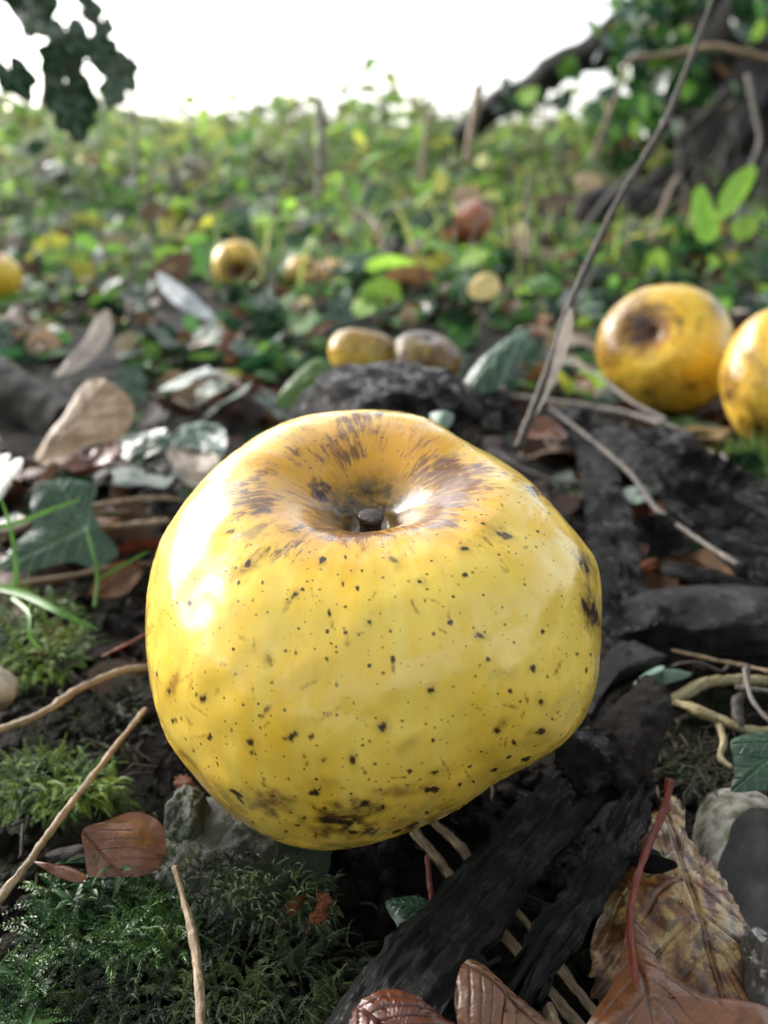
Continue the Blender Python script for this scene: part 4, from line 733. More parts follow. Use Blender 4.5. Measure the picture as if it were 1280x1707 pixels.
def star(mb, base, H, L, seed, tilt=(0, 0)):
    """an upright leafy moss stem: lance leaves all round"""
    r_ = np.random.default_rng(seed); ax = np.array([tilt[0], tilt[1], 1.0]); ax /= np.linalg.norm(ax)
    pts = np.array([base, base + ax * H * .5, base + ax * H]); v, f, _ = tube(pts, [L * .05, L * .03], 5, 6, 0, 0, False); mb.add(v, f)
    m_ = int(12 + r_.integers(6))
    for i in range(m_):
        t_ = (i + .5) / m_; b = base + ax * H * (0.25 + 0.75 * t_); an = i * 2.4 + r_.normal(0, .3); out = np.array([math.cos(an), math.sin(an), 0]); el = -0.1 + 1.0 * t_ ** 2
        d = out * math.cos(el) + ax * math.sin(el); ll = L * (0.55 + 0.6 * math.sin(t_ * 2.4)) * r_.uniform(.8, 1.15); q = np.cross(d, ax); q /= np.linalg.norm(q) + 1e-9; u_ = np.cross(q, d)
        s = np.linspace(0, 1, 6); cen = b + d * (s * ll)[:, None] + u_ * (-0.42 * ll * s ** 2)[:, None]; wd_ = (ll * .155 * np.sin(np.clip(s * .93 + .07, 0, 1) * math.pi) ** .8)[:, None]
        V = np.stack([cen - q * wd_ + u_ * wd_ * .4, cen, cen + q * wd_ + u_ * wd_ * .4], 1).reshape(-1, 3); mb.add(V, grid_faces(6, 3))
def moss_patch(name, poly, n_, m, L, w, label, zlift=0.003, up=0.9, seed=0, dome=0.0, kindstuff=False, out=0.6):
    r_ = np.random.default_rng(seed); poly = np.asarray(poly, float); lo, hi = poly.min(0), poly.max(0); c = poly.mean(0); mb = MB(); k = 0
    def inside(p):
        x, y = p; j = len(poly) - 1; s = False
        for i in range(len(poly)):
            if (poly[i, 1] > y) != (poly[j, 1] > y) and x < (poly[j, 0] - poly[i, 0]) * (y - poly[i, 1]) / (poly[j, 1] - poly[i, 1]) + poly[i, 0]: s = not s
            j = i
        return s
    while k < n_:
        p = r_.uniform(lo, hi)
        if not inside(p): continue
        e = (p - c) / (hi - lo) * 2; b = G(p[0], p[1], zlift + dome * max(0, 1 - e @ e)); dr = np.array([e[0] * out + r_.normal(0, .45), -e[1] * out - 0.25 + r_.normal(0, .45), up])
        b = b - np.array([0, 0, 0.002]); feather(mb, b, dr, L * r_.uniform(.6, 1.3), w * r_.uniform(.7, 1.3), int(r_.integers(1 << 30)), 1.2); k += 1
    o = mb.build(name, m, smooth=False, loc=G(c[0], c[1], zlift))
    if kindstuff: kind(o, 'stuff'); 
    else: tag(o, label, 'moss')
    return o
def dome(name_, cpx, r, m, seed): pass
moss_patch('moss_clump', [(-60, 1000), (20, 975), (90, 990), (140, 1030), (145, 1080), (110, 1120), (40, 1130), (-60, 1120)], 420, MT['moss'], .0062, .0014, 'bright green feathery moss cushion at the left edge below the ivy leaf', .010, .8, 1, .006)
moss_patch('moss_clump', [(-30, 1290), (40, 1250), (120, 1248), (190, 1280), (200, 1325), (120, 1345), (0, 1340)], 300, MT['moss'], .0060, .0013, 'loose yellow green moss clump crossed by the straw coloured stalk', .006, .7, 2, .004)
moss_patch('moss_clump', [(1180, 760), (1230, 735), (1310, 740), (1310, 810), (1220, 800)], 260, MT['moss'], .010, .002, 'soft blurred moss cushion below the apple at the right edge', .012, .8, 3, .006)
moss_patch('moss_carpet', [(60, 1560), (200, 1530), (330, 1500), (480, 1510), (600, 1560), (610, 1640), (560, 1760), (-40, 1760), (-30, 1640)], 1500, MT['moss_dark'], .0050, .0010, '', .000, .8, 4, .003, True)
moss_patch('moss_carpet', [(1110, 1200), (1200, 1220), (1220, 1300), (1170, 1330), (1120, 1300)], 160, MT['moss_dark'], .0035, .0008, '', .003, .8, 6, .0, True)
moss_patch('moss_carpet', [(250, 1350), (380, 1400), (560, 1450), (560, 1530), (330, 1520), (280, 1440)], 420, MT['moss_dark'], .0032, .0008, '', .008, .8, 7, .003, True)
moss_patch('moss_carpet', [(0, 1130), (140, 1080), (250, 1100), (240, 1250), (60, 1260)], 260, MT['moss_dark'], .0035, .0008, '', .006, .8, 9, .0, True)
mb = MB()
for k in range(5):
    px, py = rng.uniform(150, 290), rng.uniform(1470, 1570); star(mb, G(px, py, 0.001) , rng.uniform(.005, .011), rng.uniform(.0028, .0052), 100 + k, (rng.normal(0, .35), rng.normal(-.25, .3)))
for k in range(420):
    px, py = rng.uniform(70, 310), rng.uniform(1480, 1600); feather(mb, G(px, py, 0.001), (rng.normal(0, .5), rng.normal(-.3, .4), .8), rng.uniform(.005, .010), .0017, 900 + k, 1.2)
tag(mb.build('moss_clump', MT['moss_star'], smooth=False, loc=G(200, 1520, 0)), 'wet dark green frond moss in front of the chestnut leaf', 'moss')
mb = MB()
for k in range(160):
    px, py = rng.uniform(-40, 80), rng.uniform(1620, 1740); feather(mb, G(px, py, 0.001), (rng.normal(0, .5), rng.normal(-.3, .4), .8), rng.uniform(.005, .009), .0017, 3900 + k, 1.2)
for k in range(2):
    px, py = rng.uniform(-40, 70), rng.uniform(1640, 1740); star(mb, G(px, py, 0.0), rng.uniform(.006, .010), rng.uniform(.0035, .005), 200 + k, (rng.normal(0, .3), rng.normal(-.2, .3)))
tag(mb.build('moss_clump', MT['moss_star'], smooth=False, loc=G(20, 1690, 0)), 'dark green feathery moss tuft in the bottom left corner', 'moss')

# ------------------------------------------------------------------ soil crumbs and litter scraps
mb = MB(); v0, f0 = ico(2)
for k in range(6500):
    y = 0.075 + 0.30 * rng.random() ** 1.5; x = rng.uniform(-1, 1) * (0.05 + 0.5 * y); r = 0.0006 * rng.lognormal(0.35, 0.6); r = min(r, 0.0035)
    sh = v0 * rng.uniform(.65, 1.2, 3); sh = sh * (1 + 0.35 * vn(v0, 1.6, k))[:, None] * r; mb.add(sh + [x, y, height(x, y) + r * 0.25], f0)
kind(mb.build('soil_crumbs', MT['soil']), 'stuff')
mb = MB()
for k in range(1500):
    y = 0.09 + 0.9 * rng.random() ** 1.4; x = rng.uniform(-1, 1) * (0.05 + 0.55 * y); L = rng.uniform(.002, .010) * (1 + y); a = rng.uniform(0, 6.28); dr = np.array([math.cos(a), math.sin(a), rng.normal(0, .15)]); b = np.array([x, y, height(x, y) + .0012])
    v, f, lc = tube([b, b + dr * L * .3 + rng.normal(0, .12, 3) * L, b + dr * L * .65 + rng.normal(0, .12, 3) * L, b + dr * L], [.0004 * rng.uniform(.5, 1.4), .0003], 5, 5); mb.add(v, f, lc=lc)
kind(mb.build('litter_scraps', MT['dark_twig']), 'stuff')

# ------------------------------------------------------------------ leaves for the middle distance
def leaf_ovate(L, W, fold, curl, seed, nu=9, nv=15):
    u, v = np.meshgrid(np.linspace(-1, 1, nu), np.linspace(0, 1, nv)); w = W * np.sin(np.clip(v, 0, 1) ** 0.8 * math.pi) ** 0.75 + 0.0002
    x = u * w; y = v * L; z = np.abs(u) * w * fold + curl * L * (v - .5) ** 2 * 2 + fbm(np.stack([x, y, 0 * x], -1), 1.2 / W, seed, 3) * W * .16 + curl * W * u ** 2 * .8
    vein = np.maximum(np.exp(-(u * w / (W * .06)) ** 2), .5 * (np.abs(((v - np.abs(u) * .25) * 7) % 1 - .5) > .42))
    mb = MB(); mb.add(np.stack([x, y - L * .5, z], -1).reshape(-1, 3), grid_faces(nv, nu), vein=vein.ravel()); return mb
def ivy_R(th):
    r = 0.42
    for a, l, w in ((90, 1.0, 27), (33, .82, 25), (147, .82, 25), (-25, .62, 26), (205, .62, 26)):
        d = (np.degrees(th) - a + 180) % 360 - 180; r = np.maximum(r, .56 + (l - .56) * np.exp(-np.abs(d / w) ** 1.8))
    d = (np.degrees(th) + 90 + 180) % 360 - 180
    return r * (1 - .75 * np.exp(-(d / 16) ** 2))
def leaf_ivy(size, cup, seed, na=40, rings=5):
    th = np.linspace(0, 2 * math.pi, na, endpoint=False); rr = ivy_R(th) * size; ts = np.arange(1, rings + 1) / rings
    x = np.concatenate([[0], (ts[:, None] * rr * np.cos(th)).ravel()]); y = np.concatenate([[0], (ts[:, None] * rr * np.sin(th)).ravel()]); q = np.hypot(x, y) / size
    z = cup * size * q ** 2 + fbm(np.stack([x, y, 0 * x], -1), 1.3 / size, seed, 3) * size * .10; vein = np.zeros_like(x); an = np.degrees(np.arctan2(y, x))
    for a in (90, 33, 147, -25, 205):
        d = np.radians((an - a + 180) % 360 - 180); vein = np.maximum(vein, np.exp(-(np.sin(d) * q / .05) ** 2) * (np.abs(d) < 1.2))
    j = np.arange(na); j2 = (j + 1) % na; mb = MB(); mb.add(np.stack([x, y, z], -1), [np.stack([0 * j, 1 + j, 1 + j2], -1), grid_faces(rings, na, True) + 1], vein=vein); return mb
def proto(mb, name, m):
    o = mb.build(name, m); me = o.data; bpy.data.objects.remove(o); return me
IV = [proto(leaf_ivy(1.0, c, s), 'ivy_leaf', MT['ivy']) for c, s in ((-.25, 1), (.1, 2), (-.1, 3))]
IVB = [proto(leaf_ivy(1.0, c, s), 'green_leaf', MT['ivy_bright']) for c, s in ((-.25, 4), (.15, 5))]
DB = [proto(leaf_ovate(1.0, w, f, c, s), 'dead_leaf', MT['brown_leaf']) for w, f, c, s in ((.28, .3, .2, 1), (.34, -.2, -.25, 2), (.24, .5, .4, 3))]
DT = [proto(leaf_ovate(1.0, w, f, c, s), 'dead_leaf', MT['tan_leaf']) for w, f, c, s in ((.30, .3, -.2, 4), (.22, .4, .3, 5))]
DP = [proto(leaf_ovate(1.0, w, f, c, s), 'dead_leaf', MT['pale_leaf']) for w, f, c, s in ((.22, .3, .25, 7), (.3, -.3, -.2, 8))]
DR = [proto(leaf_ovate(1.0, w, f, c, s), 'dead_leaf', MT['red_leaf']) for w, f, c, s in ((.3, .3, .25, 9), (.26, -.2, -.2, 10))]
AVOID = [(622, 1050, 400), (1108, 584, 135), (1296, 640, 125), (606, 575, 60), (708, 585, 60), (397, 438, 42), (525, 447, 42), (0, 458, 40), (778, 372, 55), (655, 650, 110), (310, 495, 60), (150, 580, 60), (825, 600, 70), (150, 710, 100), (50, 670, 90), (510, 640, 60), (320, 740, 70), (806, 478, 35)]
def clear(p, k=1.0):
    q, d = proj(np.asarray(p)[None]); q = q[0]
    return -60 < q[0] < 1340 and all(math.hypot(q[0] - a, q[1] - b) > r * k for a, b, r in AVOID)
def scatter(meshes, n_, y0, y1, s0, s1, name, label, cat, group, lift=.004, tl=.4, pw=1.0, seed=0, xr=None):
    r_ = np.random.default_rng(seed); k = t = 0
    while k < n_ and t < 20000:
        t += 1; y = y0 + (y1 - y0) * r_.random() ** pw; x = r_.uniform(-1, 1) * (0.03 + 0.50 * y) if xr is None else r_.uniform(*xr); p = np.array([x, y, height(x, y) + lift * r_.uniform(.3, 1.6)])
        if not clear(p): continue
        s = r_.uniform(s0, s1); o = link(name, meshes[k % len(meshes)], None, p); o.scale = (s, s, s); o.rotation_euler = (r_.normal(-.05, tl) + .15, r_.normal(0, tl), r_.uniform(0, 6.28)); tag(o, label, cat, group); k += 1
scatter(IV, 95, .27, 1.0, .011, .024, 'ivy_leaf', 'blurred dark glossy ivy leaf among the litter behind the big apple', 'ivy leaf', 'dark ivy leaves in the litter', .012, .5, 1.0, 1)
scatter(IVB, 46, .42, 1.2, .012, .024, 'green_leaf', 'blurred fresh green leaf among the litter behind the big apple', 'leaf', 'fresh green leaves in the litter', .02, .5, .8, 2)
scatter(DB, 75, .24, 1.1, .020, .042, 'dead_leaf', 'blurred brown dead leaf in the litter behind the big apple', 'leaf', 'brown dead leaves in the litter', .006, .4, 1.0, 3)
scatter(DT, 35, .26, 1.1, .018, .036, 'dead_leaf', 'blurred tan dead leaf in the litter behind the big apple', 'leaf', 'tan dead leaves in the litter', .007, .45, 1.0, 4)
scatter(DP, 26, .36, 1.1, .014, .030, 'dead_leaf', 'blurred whitish dead leaf in the litter behind the big apple', 'leaf', 'whitish dead leaves in the litter', .009, .5, 1.0, 5)
scatter(DR, 34, .22, 1.0, .018, .036, 'dead_leaf', 'blurred dark red brown dead leaf in the litter behind the big apple', 'leaf', 'dark red brown dead leaves in the litter', .005, .35, 1.0, 6)
mb_t = []
for k in range(3):
    v, f, lc = tube([(0, -.5, 0), (.03 * k, -.1, .03), (-.02, .2, .02), (.03, .5, 0)], [.022, .018, .012], 7, 16, .2, k); mb = MB(); mb.add(v, f, lc=lc); mb_t.append(proto(mb, 'stick', MT[('grey_twig', 'dark_twig', 'tan_twig')[k]]))
scatter(mb_t, 42, .24, 1.2, .04, .10, 'stick', 'thin blurred stick lying in the litter behind the big apple', 'stick', 'sticks in the litter', .008, .2, 1.0, 7)

# ------------------------------------------------------------------ ground cover beyond
PAL = np.array([(.016, .056, .024), (.050, .14, .032), (.13, .27, .048), (.27, .44, .07), (.44, .43, .07), (.10, .052, .03), (.27, .22, .14), (.05, .018, .012)])
def cover(name, n_, y0, y1, h0, h1, s0, s1, wts, seed, xs=0.62, pw=1.0, xmin=0.0):
    r_ = np.random.default_rng(seed); y = y0 + (y1 - y0) * r_.random(n_) ** pw; x = r_.choice([-1, 1], n_) * r_.uniform(xmin, 1, n_) * (0.15 + xs * y); z0 = height(x, y); hh = h0 + (h1 - h0) * sstep(y0, min(y1, 3.0), y)
    cl = 0.25 + 1.25 * (fbm(np.stack([x, y, 0 * x], -1), 2.6, seed, 2) * .5 + .5).clip(0, 2) ** 2; z = z0 + hh * cl * r_.random(n_) ** 0.7
    keep = np.array([clear((a, b, c), .8) or b > 1.4 for a, b, c in zip(x, y, z)]); x, y, z = x[keep], y[keep], z[keep]; n_ = len(x)
    na = 12; th = np.linspace(0, 2 * math.pi, na, endpoint=False); typ = r_.random(n_) < .55
    Ri = ivy_R(th + .26); Ro = 0.75 / np.sqrt((np.cos(th) / .55) ** 2 + (np.sin(th) / .95) ** 2) * 1.2
    rr = np.where(typ[:, None], Ri[None], Ro[None]); s = (s0 + (s1 - s0) * r_.random(n_) ** 1.8) * (0.8 + 0.12 * y)
    lx = rr * np.cos(th) * s[:, None]; ly = rr * np.sin(th) * s[:, None]; lz = np.repeat((r_.normal(-.15, .2, n_) * s)[:, None], na, 1) * rr
    loc = np.concatenate([np.zeros((n_, 1, 3)), np.stack([lx, ly, lz], -1)], 1)
    a, b, c = r_.uniform(0, 6.28, n_), r_.normal(.25, .45, n_), r_.normal(0, .4, n_)
    def rot(L, ang, i, j):
        co, si = np.cos(ang)[:, None], np.sin(ang)[:, None]; o = L.copy(); o[..., i] = L[..., i] * co - L[..., j] * si; o[..., j] = L[..., i] * si + L[..., j] * co; return o
    V = rot(rot(rot(loc, a, 0, 1), c, 0, 2), b, 1, 2) + np.stack([x, y, z], -1)[:, None]
    w = np.asarray(wts, float); w /= w.sum(); ci = r_.choice(len(PAL), n_, p=w); pc = vn(np.stack([x, y, 0 * x], -1), 3.0, seed + 4)
    col = PAL[ci] * r_.uniform(.55, 1.35, (n_, 1)) * (1 + .35 * pc[:, None]); yel_flare = sstep(1.2, 4.0, y)[:, None] * .45; col = col * 1.12 * (1 - yel_flare) + yel_flare * (col * .4 + np.array([.24, .29, .10])); col = np.repeat(col[:, None], na + 1, 1)  # far leaves yellower, with sky flare painted in as paler colour
    j = np.arange(na); base = (np.arange(n_) * (na + 1))[:, None, None]; f = (np.stack([0 * j, 1 + j, 1 + (j + 1) % na], -1)[None] + base).reshape(-1, 3)
    mb = MB(); mb.add(V.reshape(-1, 3), f, col=col.reshape(-1, 3)); return kind(mb.build(name, MT['cover']), 'stuff')
cover('leaf_litter', 2600, .20, 1.3, .003, .012, .010, .024, (.6, .3, .2, 0, 0, 2.5, .6, 6), 8, pw=1.2)
cover('ground_cover', 2200, .50, 1.2, .015, .06, .012, .024, (5, 4, 2.5, .8, .4, 2, .6, 0), 1)
cover('ground_cover', 7000, 1.0, 3.0, .05, .15, .020, .050, (4, 4, 5, 3, 2.0, 1.6, .7, .6), 2)
cover('ground_cover', 7000, 2.6, 6.0, .10, .20, .024, .046, (1.5, 3, 5, 4.5, 2.6, 1.2, 1.2, 0), 3)
cover('ground_cover', 420, .85, 2.2, .04, .15, .030, .050, (3, 4, 3.5, 1.2, .2, .6, .3, .3), 12)
cover('ground_cover', 9000, .35, 6.0, .04, .16, .016, .036, (4, 4, 4, 2.5, 1.5, 2.5, .7, 1.5), 14, 1.5, 1.0, .48)
mb = MB()
for k in range(1500):
    y = rng.uniform(.7, 5.0); x = rng.uniform(-1, 1) * (.1 + .6 * y); 
    if not clear((x, y, height(x, y))): continue
    H = rng.uniform(.05, .27) * min(1, .35 + .3 * y); b = np.array([x, y, height(x, y)]); le = rng.normal(0, .35, 2)
    v, f, lc = tube([b, b + [le[0] * H * .4, le[1] * H * .4, H * .55], b + [le[0] * H, le[1] * H, H]], [.0014, .0009, .0005], 4, 7); mb.add(v, f, lc=lc)
for k in range(150):
    y = rng.uniform(2.6, 4.8); x = rng.uniform(-1, .5) * .55 * y; H = rng.uniform(.18, .36); b = np.array([x, y, float(height(x, y))]); le = rng.normal(0, .2, 2)
    v, f, lc = tube([b, b + [le[0] * H * .4, le[1] * H * .4, H * .55], b + [le[0] * H, le[1] * H, H]], [.002, .0014, .0008], 4, 7); mb.add(v, f, lc=lc)
    for q_ in range(3): lv, lf = ico(1); mb.add(lv * np.array([.012, .009, .005]) * rng.uniform(.5, 1.2) + b + [le[0] * H * (.5 + .2 * q_) + rng.normal(0, .01), le[1] * H * .7, H * (.6 + .18 * q_)], lf, lc=lv * .01)
kind(mb.build('dry_stems', MT['grey_twig']), 'stuff')

mb = MB()
for k in range(6500):
    y = .9 + 4.3 * rng.random() ** .8; x = rng.uniform(-1, 1) * (.1 + .6 * y)
    if not clear((x, y, height(x, y)), .9): continue
    if vn(np.array([[x, y, 0.0]]), 2.0, 44)[0] < -.1: continue
    H = rng.uniform(.06, .22) * min(1, .4 + .25 * y); b = np.array([x, y, float(height(x, y))]); le = rng.normal(0, .5, 2); w_ = .0022 * (1 + .3 * y); t_ = np.linspace(0, 1, 6)[:, None]; c_ = b + np.array([le[0], le[1], 0]) * H * t_ ** 2 + np.array([0, 0, H]) * (t_ - .25 * t_ ** 3); sd_ = np.array([math.cos(k), math.sin(k), 0]) * w_
    V = np.stack([c_ - sd_ * (1 - t_), c_ + [0, 0, .0003], c_ + sd_ * (1 - t_)], 1).reshape(-1, 3); mb.add(V, grid_faces(6, 3), col=np.tile(np.array([(.18, .32, .06), (.30, .38, .10), (.36, .33, .17)][k % 3]) * rng.uniform(.7, 1.2), (18, 1)))
kind(mb.build('grass', MT['cover']), 'stuff')
# leafy plants standing up out of the cover
def make_plant(seed, H, nl, m, size):
    r_ = np.random.default_rng(seed); root = empty('leafy_plant'); le = r_.normal(0, .12, 2); pts = np.array([(0, 0, 0), (le[0] * H, le[1] * H, H * .5), (le[0] * 2 * H, le[1] * 2 * H, H)]); v, f, lc = tube(pts, [.0022, .0012], 6, 12); mb = MB(); mb.add(v, f, lc=lc); mb.build('stem', MT['grey_twig'], root)
    mb = MB(); q = catmull(pts, nl + 2)[2:]
    for i in range(len(q)):
        l = leaf_ovate(size * r_.uniform(.8, 1.25), size * .33, .3, -.25, int(r_.integers(999)), 5, 8); V = l.v[0] + [0, size * .5, 0]; an = i * 2.4 + r_.normal(0, .4); el = r_.uniform(-.1, .7); Rm = np.array((Matrix.Rotation(an, 3, 'Z') @ Matrix.Rotation(el, 3, 'X'))); mb.add(V @ Rm.T + q[i], l.f[0], vein=l.a['vein'][0])
    mb.build('foliage', m, root); return root
def dup(root, loc, rz, s):
    r = root.copy(); C.objects.link(r); r.location = loc; r.rotation_euler = (0, 0, rz); r.scale = (s, s, s)
    for ch in root.children:
        c_ = ch.copy(); C.objects.link(c_); c_.parent = r
    return r
PL = [(make_plant(1, .13, 9, MT['ivy_bright'], .045), 'mid green leafy plant standing in the ground cover on the bank'), (make_plant(2, .16, 8, MT['lime'], .042), 'lime green leafy plant standing in the ground cover on the bank'), (make_plant(3, .11, 10, MT['ivy'], .05), 'dark green leafy plant standing in the ground cover on the bank')]
used = set()
for k in range(60):
    i = (0, 1, 0, 2, 1, 0)[k % 6]; y = rng.uniform(1.6, 4.6); x = rng.uniform(-1, 1) * (.05 + .52 * y); p = (x, y, float(height(x, y)))
    if not clear(p) or (y < 2.2 and abs(x) < .35): continue
    pr, lab = PL[i]; s = rng.uniform(.7, 1.3)
    if i in used: o = dup(pr, p, rng.uniform(0, 6.28), s)
    else: o = pr; used.add(i); o.location = p; o.scale = (s, s, s)
    tag(o, lab, 'plant', ('mid green plants on the bank', 'lime green plants on the bank', 'dark green plants on the bank')[i])

# bright young plant at the right edge
root = empty('leafy_plant', P(1215, 470, .72)); tag(root, 'bright lime green seedling with two raised leaves in front of the dark tree base', 'plant')
twig('stem', [(1215, 470, .72), (1205, 420, .70), (1195, 375, .69)], [1.2, .8], MT['grass'], parent=root, depth=True)
for pp in ([(1155, 320), (1172, 310), (1186, 340), (1198, 385), (1180, 405), (1160, 395), (1152, 355)], [(1195, 362), (1200, 325), (1222, 292), (1255, 275), (1258, 295), (1240, 330), (1215, 358)], [(1218, 375), (1240, 360), (1262, 368), (1250, 395), (1225, 400)]):
    patch('leaf', pp, MT['lime'], d=.68, tilt=(0, -.9), bulge=.002, nz=.001, rays=((1200, 380), (pp[2][0], pp[2][1])), rings=10, na=50, face=.6, parent=root)

# hanging ivy at the upper left
root = empty('ivy_spray', P(-150, 430, .62)); tag(root, 'dark ivy spray silhouetted against the white sky at the upper left', 'ivy')
twig('stem', [(-150, 430, .62), (-120, 150, .61), (-40, -10, .60), (40, 20, .59), (90, 50, .585), (110, 110, .58), (125, 150, .58)], [2.4, 2, 1.5, 1.1, .9, .7], MT['dark_twig'], parent=root, depth=True, n=60)
twig('stem', [(90, 50, .585), (125, 40, .585), (150, 22, .58), (172, 60, .58)], [.8, .5], MT['dark_twig'], parent=root, depth=True)
twig('stem', [(110, 110, .58), (160, 105, .58), (205, 125, .58)], [.8, .5], MT['dark_twig'], parent=root, depth=True)
twig('stem', [(40, 20, .59), (40, 60, .59), (60, 82, .59)], [.8, .5], MT['dark_twig'], parent=root, depth=True)
for (px, py, rp, rz, fx) in [(25, -5, 50, 3.0, .2), (62, 15, 52, 2.2, .2), (48, 40, 42, 4.0, .5), (20, 142, 46, 3.4, .1), (112, 82, 52, 3.2, .4), (100, 112, 40, 2.2, .2), (142, 28, 36, 4.8, .5), (172, 50, 24, 3.3, .7), (165, 105, 42, 4.2, .3), (198, 128, 40, 3.8, .5), (190, 160, 30, 2.6, .6), (112, 175, 62, 3.1, .1), (120, 205, 45, 3.3, .3)]:
    o = link('leaf', IV[0] if rp > 45 else IV[2], root, P(px, py - rp * .4, .575 + .01 * fx)); s = rp * .58 / F * 1.12; o.scale = (s, s, s)
    Mx = Matrix.Rotation(R(118), 3, 'X') @ Matrix.Rotation(rz, 3, 'Z') @ Matrix.Rotation(fx, 3, 'X'); o.rotation_euler = Mx.to_euler()

o = patch('leaf_flake', [(1045, 1430), (1075, 1412), (1098, 1420), (1112, 1440), (1128, 1446), (1100, 1452), (1078, 1448)], MT['plank'], 0.0125, (0, -.4), 0.0025, 0.001, 200, 4, rings=10, na=60, thick=.001); tag(o, 'small black wet scrap lying beside the red stalk on the mottled leaf', 'leaf')
# dead stalks on the bank
ST = [([(985, 265, .95), (1010, 200, .93), (1035, 140, .92), (1050, 100, .91), (1110, 92, .90), (1190, 78, .88), (1240, 88, .87), (1310, 104, .86)], [2.2, 2, 2.4, 3, 3.2, 3.4, 3.4, 3.2], 'tan_twig', 'bent pale dead stalk arching across the upper right'),
      ([(1246, 125, .95), (1258, 190, .95), (1265, 240, .95), (1240, 300, .95), (1225, 380, .95)], [3.2, 2.6, 2.6, 2.0, 2], 'grey_twig', 'kinked grey dead stalk standing at the right edge'),
      ([(778, 272, 1.25), (788, 210, 1.24), (800, 142, 1.23)], [6, 6.5, 7], 'tan_twig', 'thick pale broken stalk standing on the skyline'),
      ([(700, 310, 1.3), (706, 250, 1.3), (712, 190, 1.3)], [3, 3.4, 3], 'tan_twig', 'faint pale stalk left of the thick broken stalk'),
      ([(530, 330, 1.5), (535, 260, 1.5), (533, 170, 1.5)], [6, 7, 9], 'grey_twig', 'brown seed stalk standing on the skyline in the middle'),
      ([(400, 240, 2.2), (430, 150, 2.2), (455, 60, 2.2)], [2, 1.4, 1], 'grey_twig', 'very thin tall stalk rising against the sky, left one of two'),
      ([(480, 250, 2.2), (495, 160, 2.2), (515, 92, 2.2)], [2, 1.4, 1], 'grey_twig', 'very thin tall stalk rising against the sky, right one of two'),
      ([(228, 330, 1.0), (226, 240, 1.0), (222, 110, .98), (228, 70, .98)], [2.6, 2.2, 2, 1.4], 'grey_twig', 'slim brown stalk right of the hanging ivy spray'),
      ([(960, 400, .9), (1010, 330, .95), (1060, 280, 1.0)], [2, 2.2, 2], 'grey_twig', 'slanting grey stem in front of the blurred black log'),
      ([(880, 430, .9), (878, 350, .95), (882, 290, .98)], [2.4, 2, 1.6], 'dark_twig', 'short upright brown stem left of the tall twig'),
      ([(1085, 400, .85), (1110, 330, .9), (1130, 290, .95)], [2, 2, 2], 'tan_twig', 'pale slanting stem left of the lime seedling'),
      ([(600, 350, 1.1), (625, 375, 1.05), (640, 415, 1.0)], [2.5, 2.5, 2], 'tan_twig', 'pale bent stem above the dark wood stump')]
for k, (pts, r, mt, lab) in enumerate(ST): twig('dead_stalk', pts, r, MT[mt], lab, 'stalk', None, 10, 50, .15, 60 + k, None, True)

# ------------------------------------------------------------------ ivy clad tree at the right
def leaf_cloud(pts, s0, s1, seed, wts, nrm=None):
    r_ = np.random.default_rng(seed); n_ = len(pts); na = 10; th = np.linspace(0, 2 * math.pi, na, endpoint=False); rr = ivy_R(th + .2)[None] * r_.uniform(s0, s1, (n_, 1)); loc = np.concatenate([np.zeros((n_, 1, 3)), np.stack([rr * np.cos(th), rr * np.sin(th), -rr * .25], -1)], 1)
    q = r_.normal(size=(n_, 4)); q /= np.linalg.norm(q, axis=1)[:, None]; w, x, y, z = q.T
    Rm = np.stack([1 - 2 * (y * y + z * z), 2 * (x * y - z * w), 2 * (x * z + y * w), 2 * (x * y + z * w), 1 - 2 * (x * x + z * z), 2 * (y * z - x * w), 2 * (x * z - y * w), 2 * (y * z + x * w), 1 - 2 * (x * x + y * y)], -1).reshape(n_, 3, 3)
    V = np.einsum('nij,nkj->nki', Rm, loc) + pts[:, None]; wt = np.asarray(wts, float); wt /= wt.sum(); col = PAL[r_.choice(len(PAL), n_, p=wt)] * r_.uniform(.7, 1.3, (n_, 1)); j = np.arange(na)
    f = (np.stack([0 * j, 1 + j, 1 + (j + 1) % na], -1)[None] + (np.arange(n_) * (na + 1))[:, None, None]).reshape(-1, 3); mb = MB(); mb.add(V.reshape(-1, 3), f, col=np.repeat(col[:, None], na + 1, 1).reshape(-1, 3)); return mb
base = P(1255, 330, 1.9); tr = empty('ivy_clad_tree', base); tag(tr, 'dark leaning tree trunk wrapped in ivy at the upper right', 'tree')
w = [base + [0.05, 0, -.12], P(1250, 220, 1.9), P(1290, 90, 1.9), P(1330, -100, 1.92), P(1360, -350, 2.0), P(1330, -800, 2.2)]
v, f, lc = tube(w, [.16, .13, .115, .105, .10, .09], 40, 90, .25, 5); mb = MB(); mb.add(v, f, lc=lc); mb.build('trunk', MT['trunk'], tr, loc=w[1])
w2 = [P(760, 235, 2.12), P(815, 188, 2.1), P(870, 158, 2.1), P(930, 115, 2.08), P(1000, 82, 2.05), P(1080, 50, 2.0), P(1180, 20, 1.97), P(1300, 20, 1.92)]
v, f, lc = tube(w2, [.030, .040, .044, .044, .048, .055, .065], 28, 110, .42, 8); mb = MB(); mb.add(v, f, lc=lc); mb.build('limb', MT['trunk'], tr, loc=w2[2])
r_ = np.random.default_rng(77); cl = []
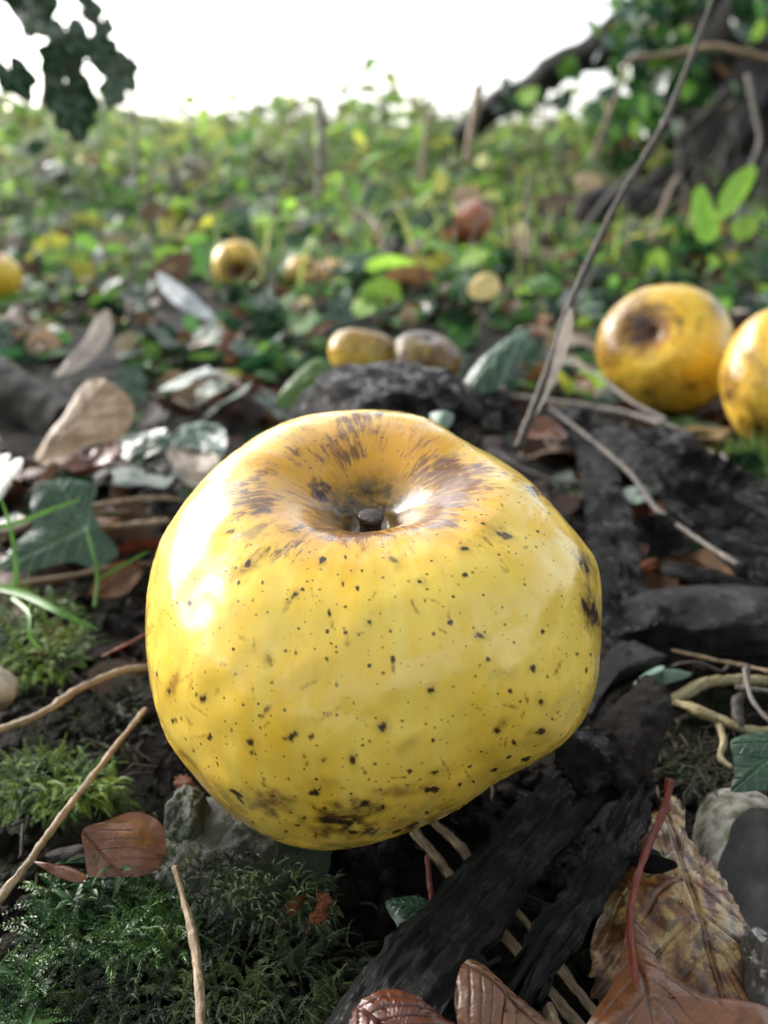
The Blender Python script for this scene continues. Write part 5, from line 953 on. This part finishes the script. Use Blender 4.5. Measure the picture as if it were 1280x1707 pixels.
for (px, py, d, sx, sy, n_) in [(1095, 30, 1.85, 55, 60, 170), (1085, 120, 1.85, 55, 50, 110), (1100, 200, 1.8, 70, 50, 150), (1150, 120, 1.75, 50, 60, 80), (1050, 240, 1.8, 70, 35, 150), (1260, 40, 1.7, 40, 40, 40), (1120, -60, 1.9, 100, 50, 200), (1185, 160, 1.7, 40, 40, 30), (910, 165, 2.05, 30, 10, 14), (850, 175, 2.0, 28, 15, 14), (950, 120, 2.0, 20, 12, 8)]:
    for _ in range(n_): cl.append(P(px + r_.normal(0, sx * .6), py + r_.normal(0, sy * .6), d + r_.normal(0, .10)))
leaf_cloud(np.array(cl), .018, .036, 5, (6, 4, 1.5, .5, .2, .6, .3, 0)).build('ivy_foliage', MT['ivy_gloss'], tr, loc=base)
for pts, r in (([P(1150, 150, 1.72), P(1185, 95, 1.7), P(1225, 35, 1.7), P(1275, -40, 1.72)], [.03, .036, .04, .045]), ([P(1140, 330, 1.6), P(1165, 250, 1.62), P(1215, 170, 1.66), P(1270, 110, 1.7), P(1340, 60, 1.75)], [.05, .06, .06, .055, .05]), ([P(1060, 330, 1.55), P(1130, 290, 1.58), P(1190, 300, 1.6), P(1280, 270, 1.65)], [.022, .03, .03, .026]), ([P(1120, 180, 1.6), P(1170, 215, 1.6), P(1200, 270, 1.6)], [.009, .008, .007]), ([P(1215, 150, 1.5), P(1180, 190, 1.5), P(1130, 240, 1.5)], [.009, .010, .009])):
    v, f, lc = tube(pts, r, 20, 60, .4, len(pts) + 11); mb = MB(); mb.add(v, f, lc=lc); mb.build('limb', MT['trunk'], tr, loc=pts[0])

# unseen leaf screens added overhead and behind to block sky light; open in front
def vault(n_, seed, fn):
    r_ = np.random.default_rng(seed); out = []
    while len(out) < n_:
        az = r_.uniform(-180, 180); el = math.degrees(math.asin(r_.uniform(0.0, 1.0))); dv = np.array([math.sin(R(az)) * math.cos(R(el)), math.cos(R(az)) * math.cos(R(el)), math.sin(R(el))])
        if not fn(az, el): continue
        if vn(dv, 4.5, 3) < -0.42 + .2 * r_.random(): continue
        if any(np.degrees(np.arccos(np.clip(dv @ np.array([math.sin(R(a)) * math.cos(R(e)), math.cos(R(a)) * math.cos(R(e)), math.sin(R(e))]), -1, 1))) < k for a, e, k in ((120, 54, 8), (160, 25, 7), (172, 22, 6), (97, 28, 5), (135, 24, 5))): continue  # leaf-free cones cut to place sky reflections on the apple
        t = min(r_.uniform(1.5, 2.4) / max(dv[2], .05), r_.uniform(2.2, 3.0)); out.append(HERO_C + dv * t)
    return np.array(out)
openf = lambda az, el: (-46 < az < 62 and el < 44) or (-66 < az <= -46 and el < 20)
unseen_leaf_screen = vault(2100, 5, lambda az, el: el > 30 and not openf(az, el))
leaf_cloud(unseen_leaf_screen, .05, .09, 15, (3, 4, 4, 1.5, .8, .3, .2, 0)).build('unseen_leaf_screen', MT['cover'], tr, loc=base)
unseen_rear_screen = vault(1500, 6, lambda az, el: el <= 32 and not openf(az, el) and not -95 < az < 75)
kind(leaf_cloud(unseen_rear_screen, .05, .09, 16, (4, 4, 3, 1, .5, .6, .3, 0)).build('unseen_rear_screen', MT['cover']), 'stuff')
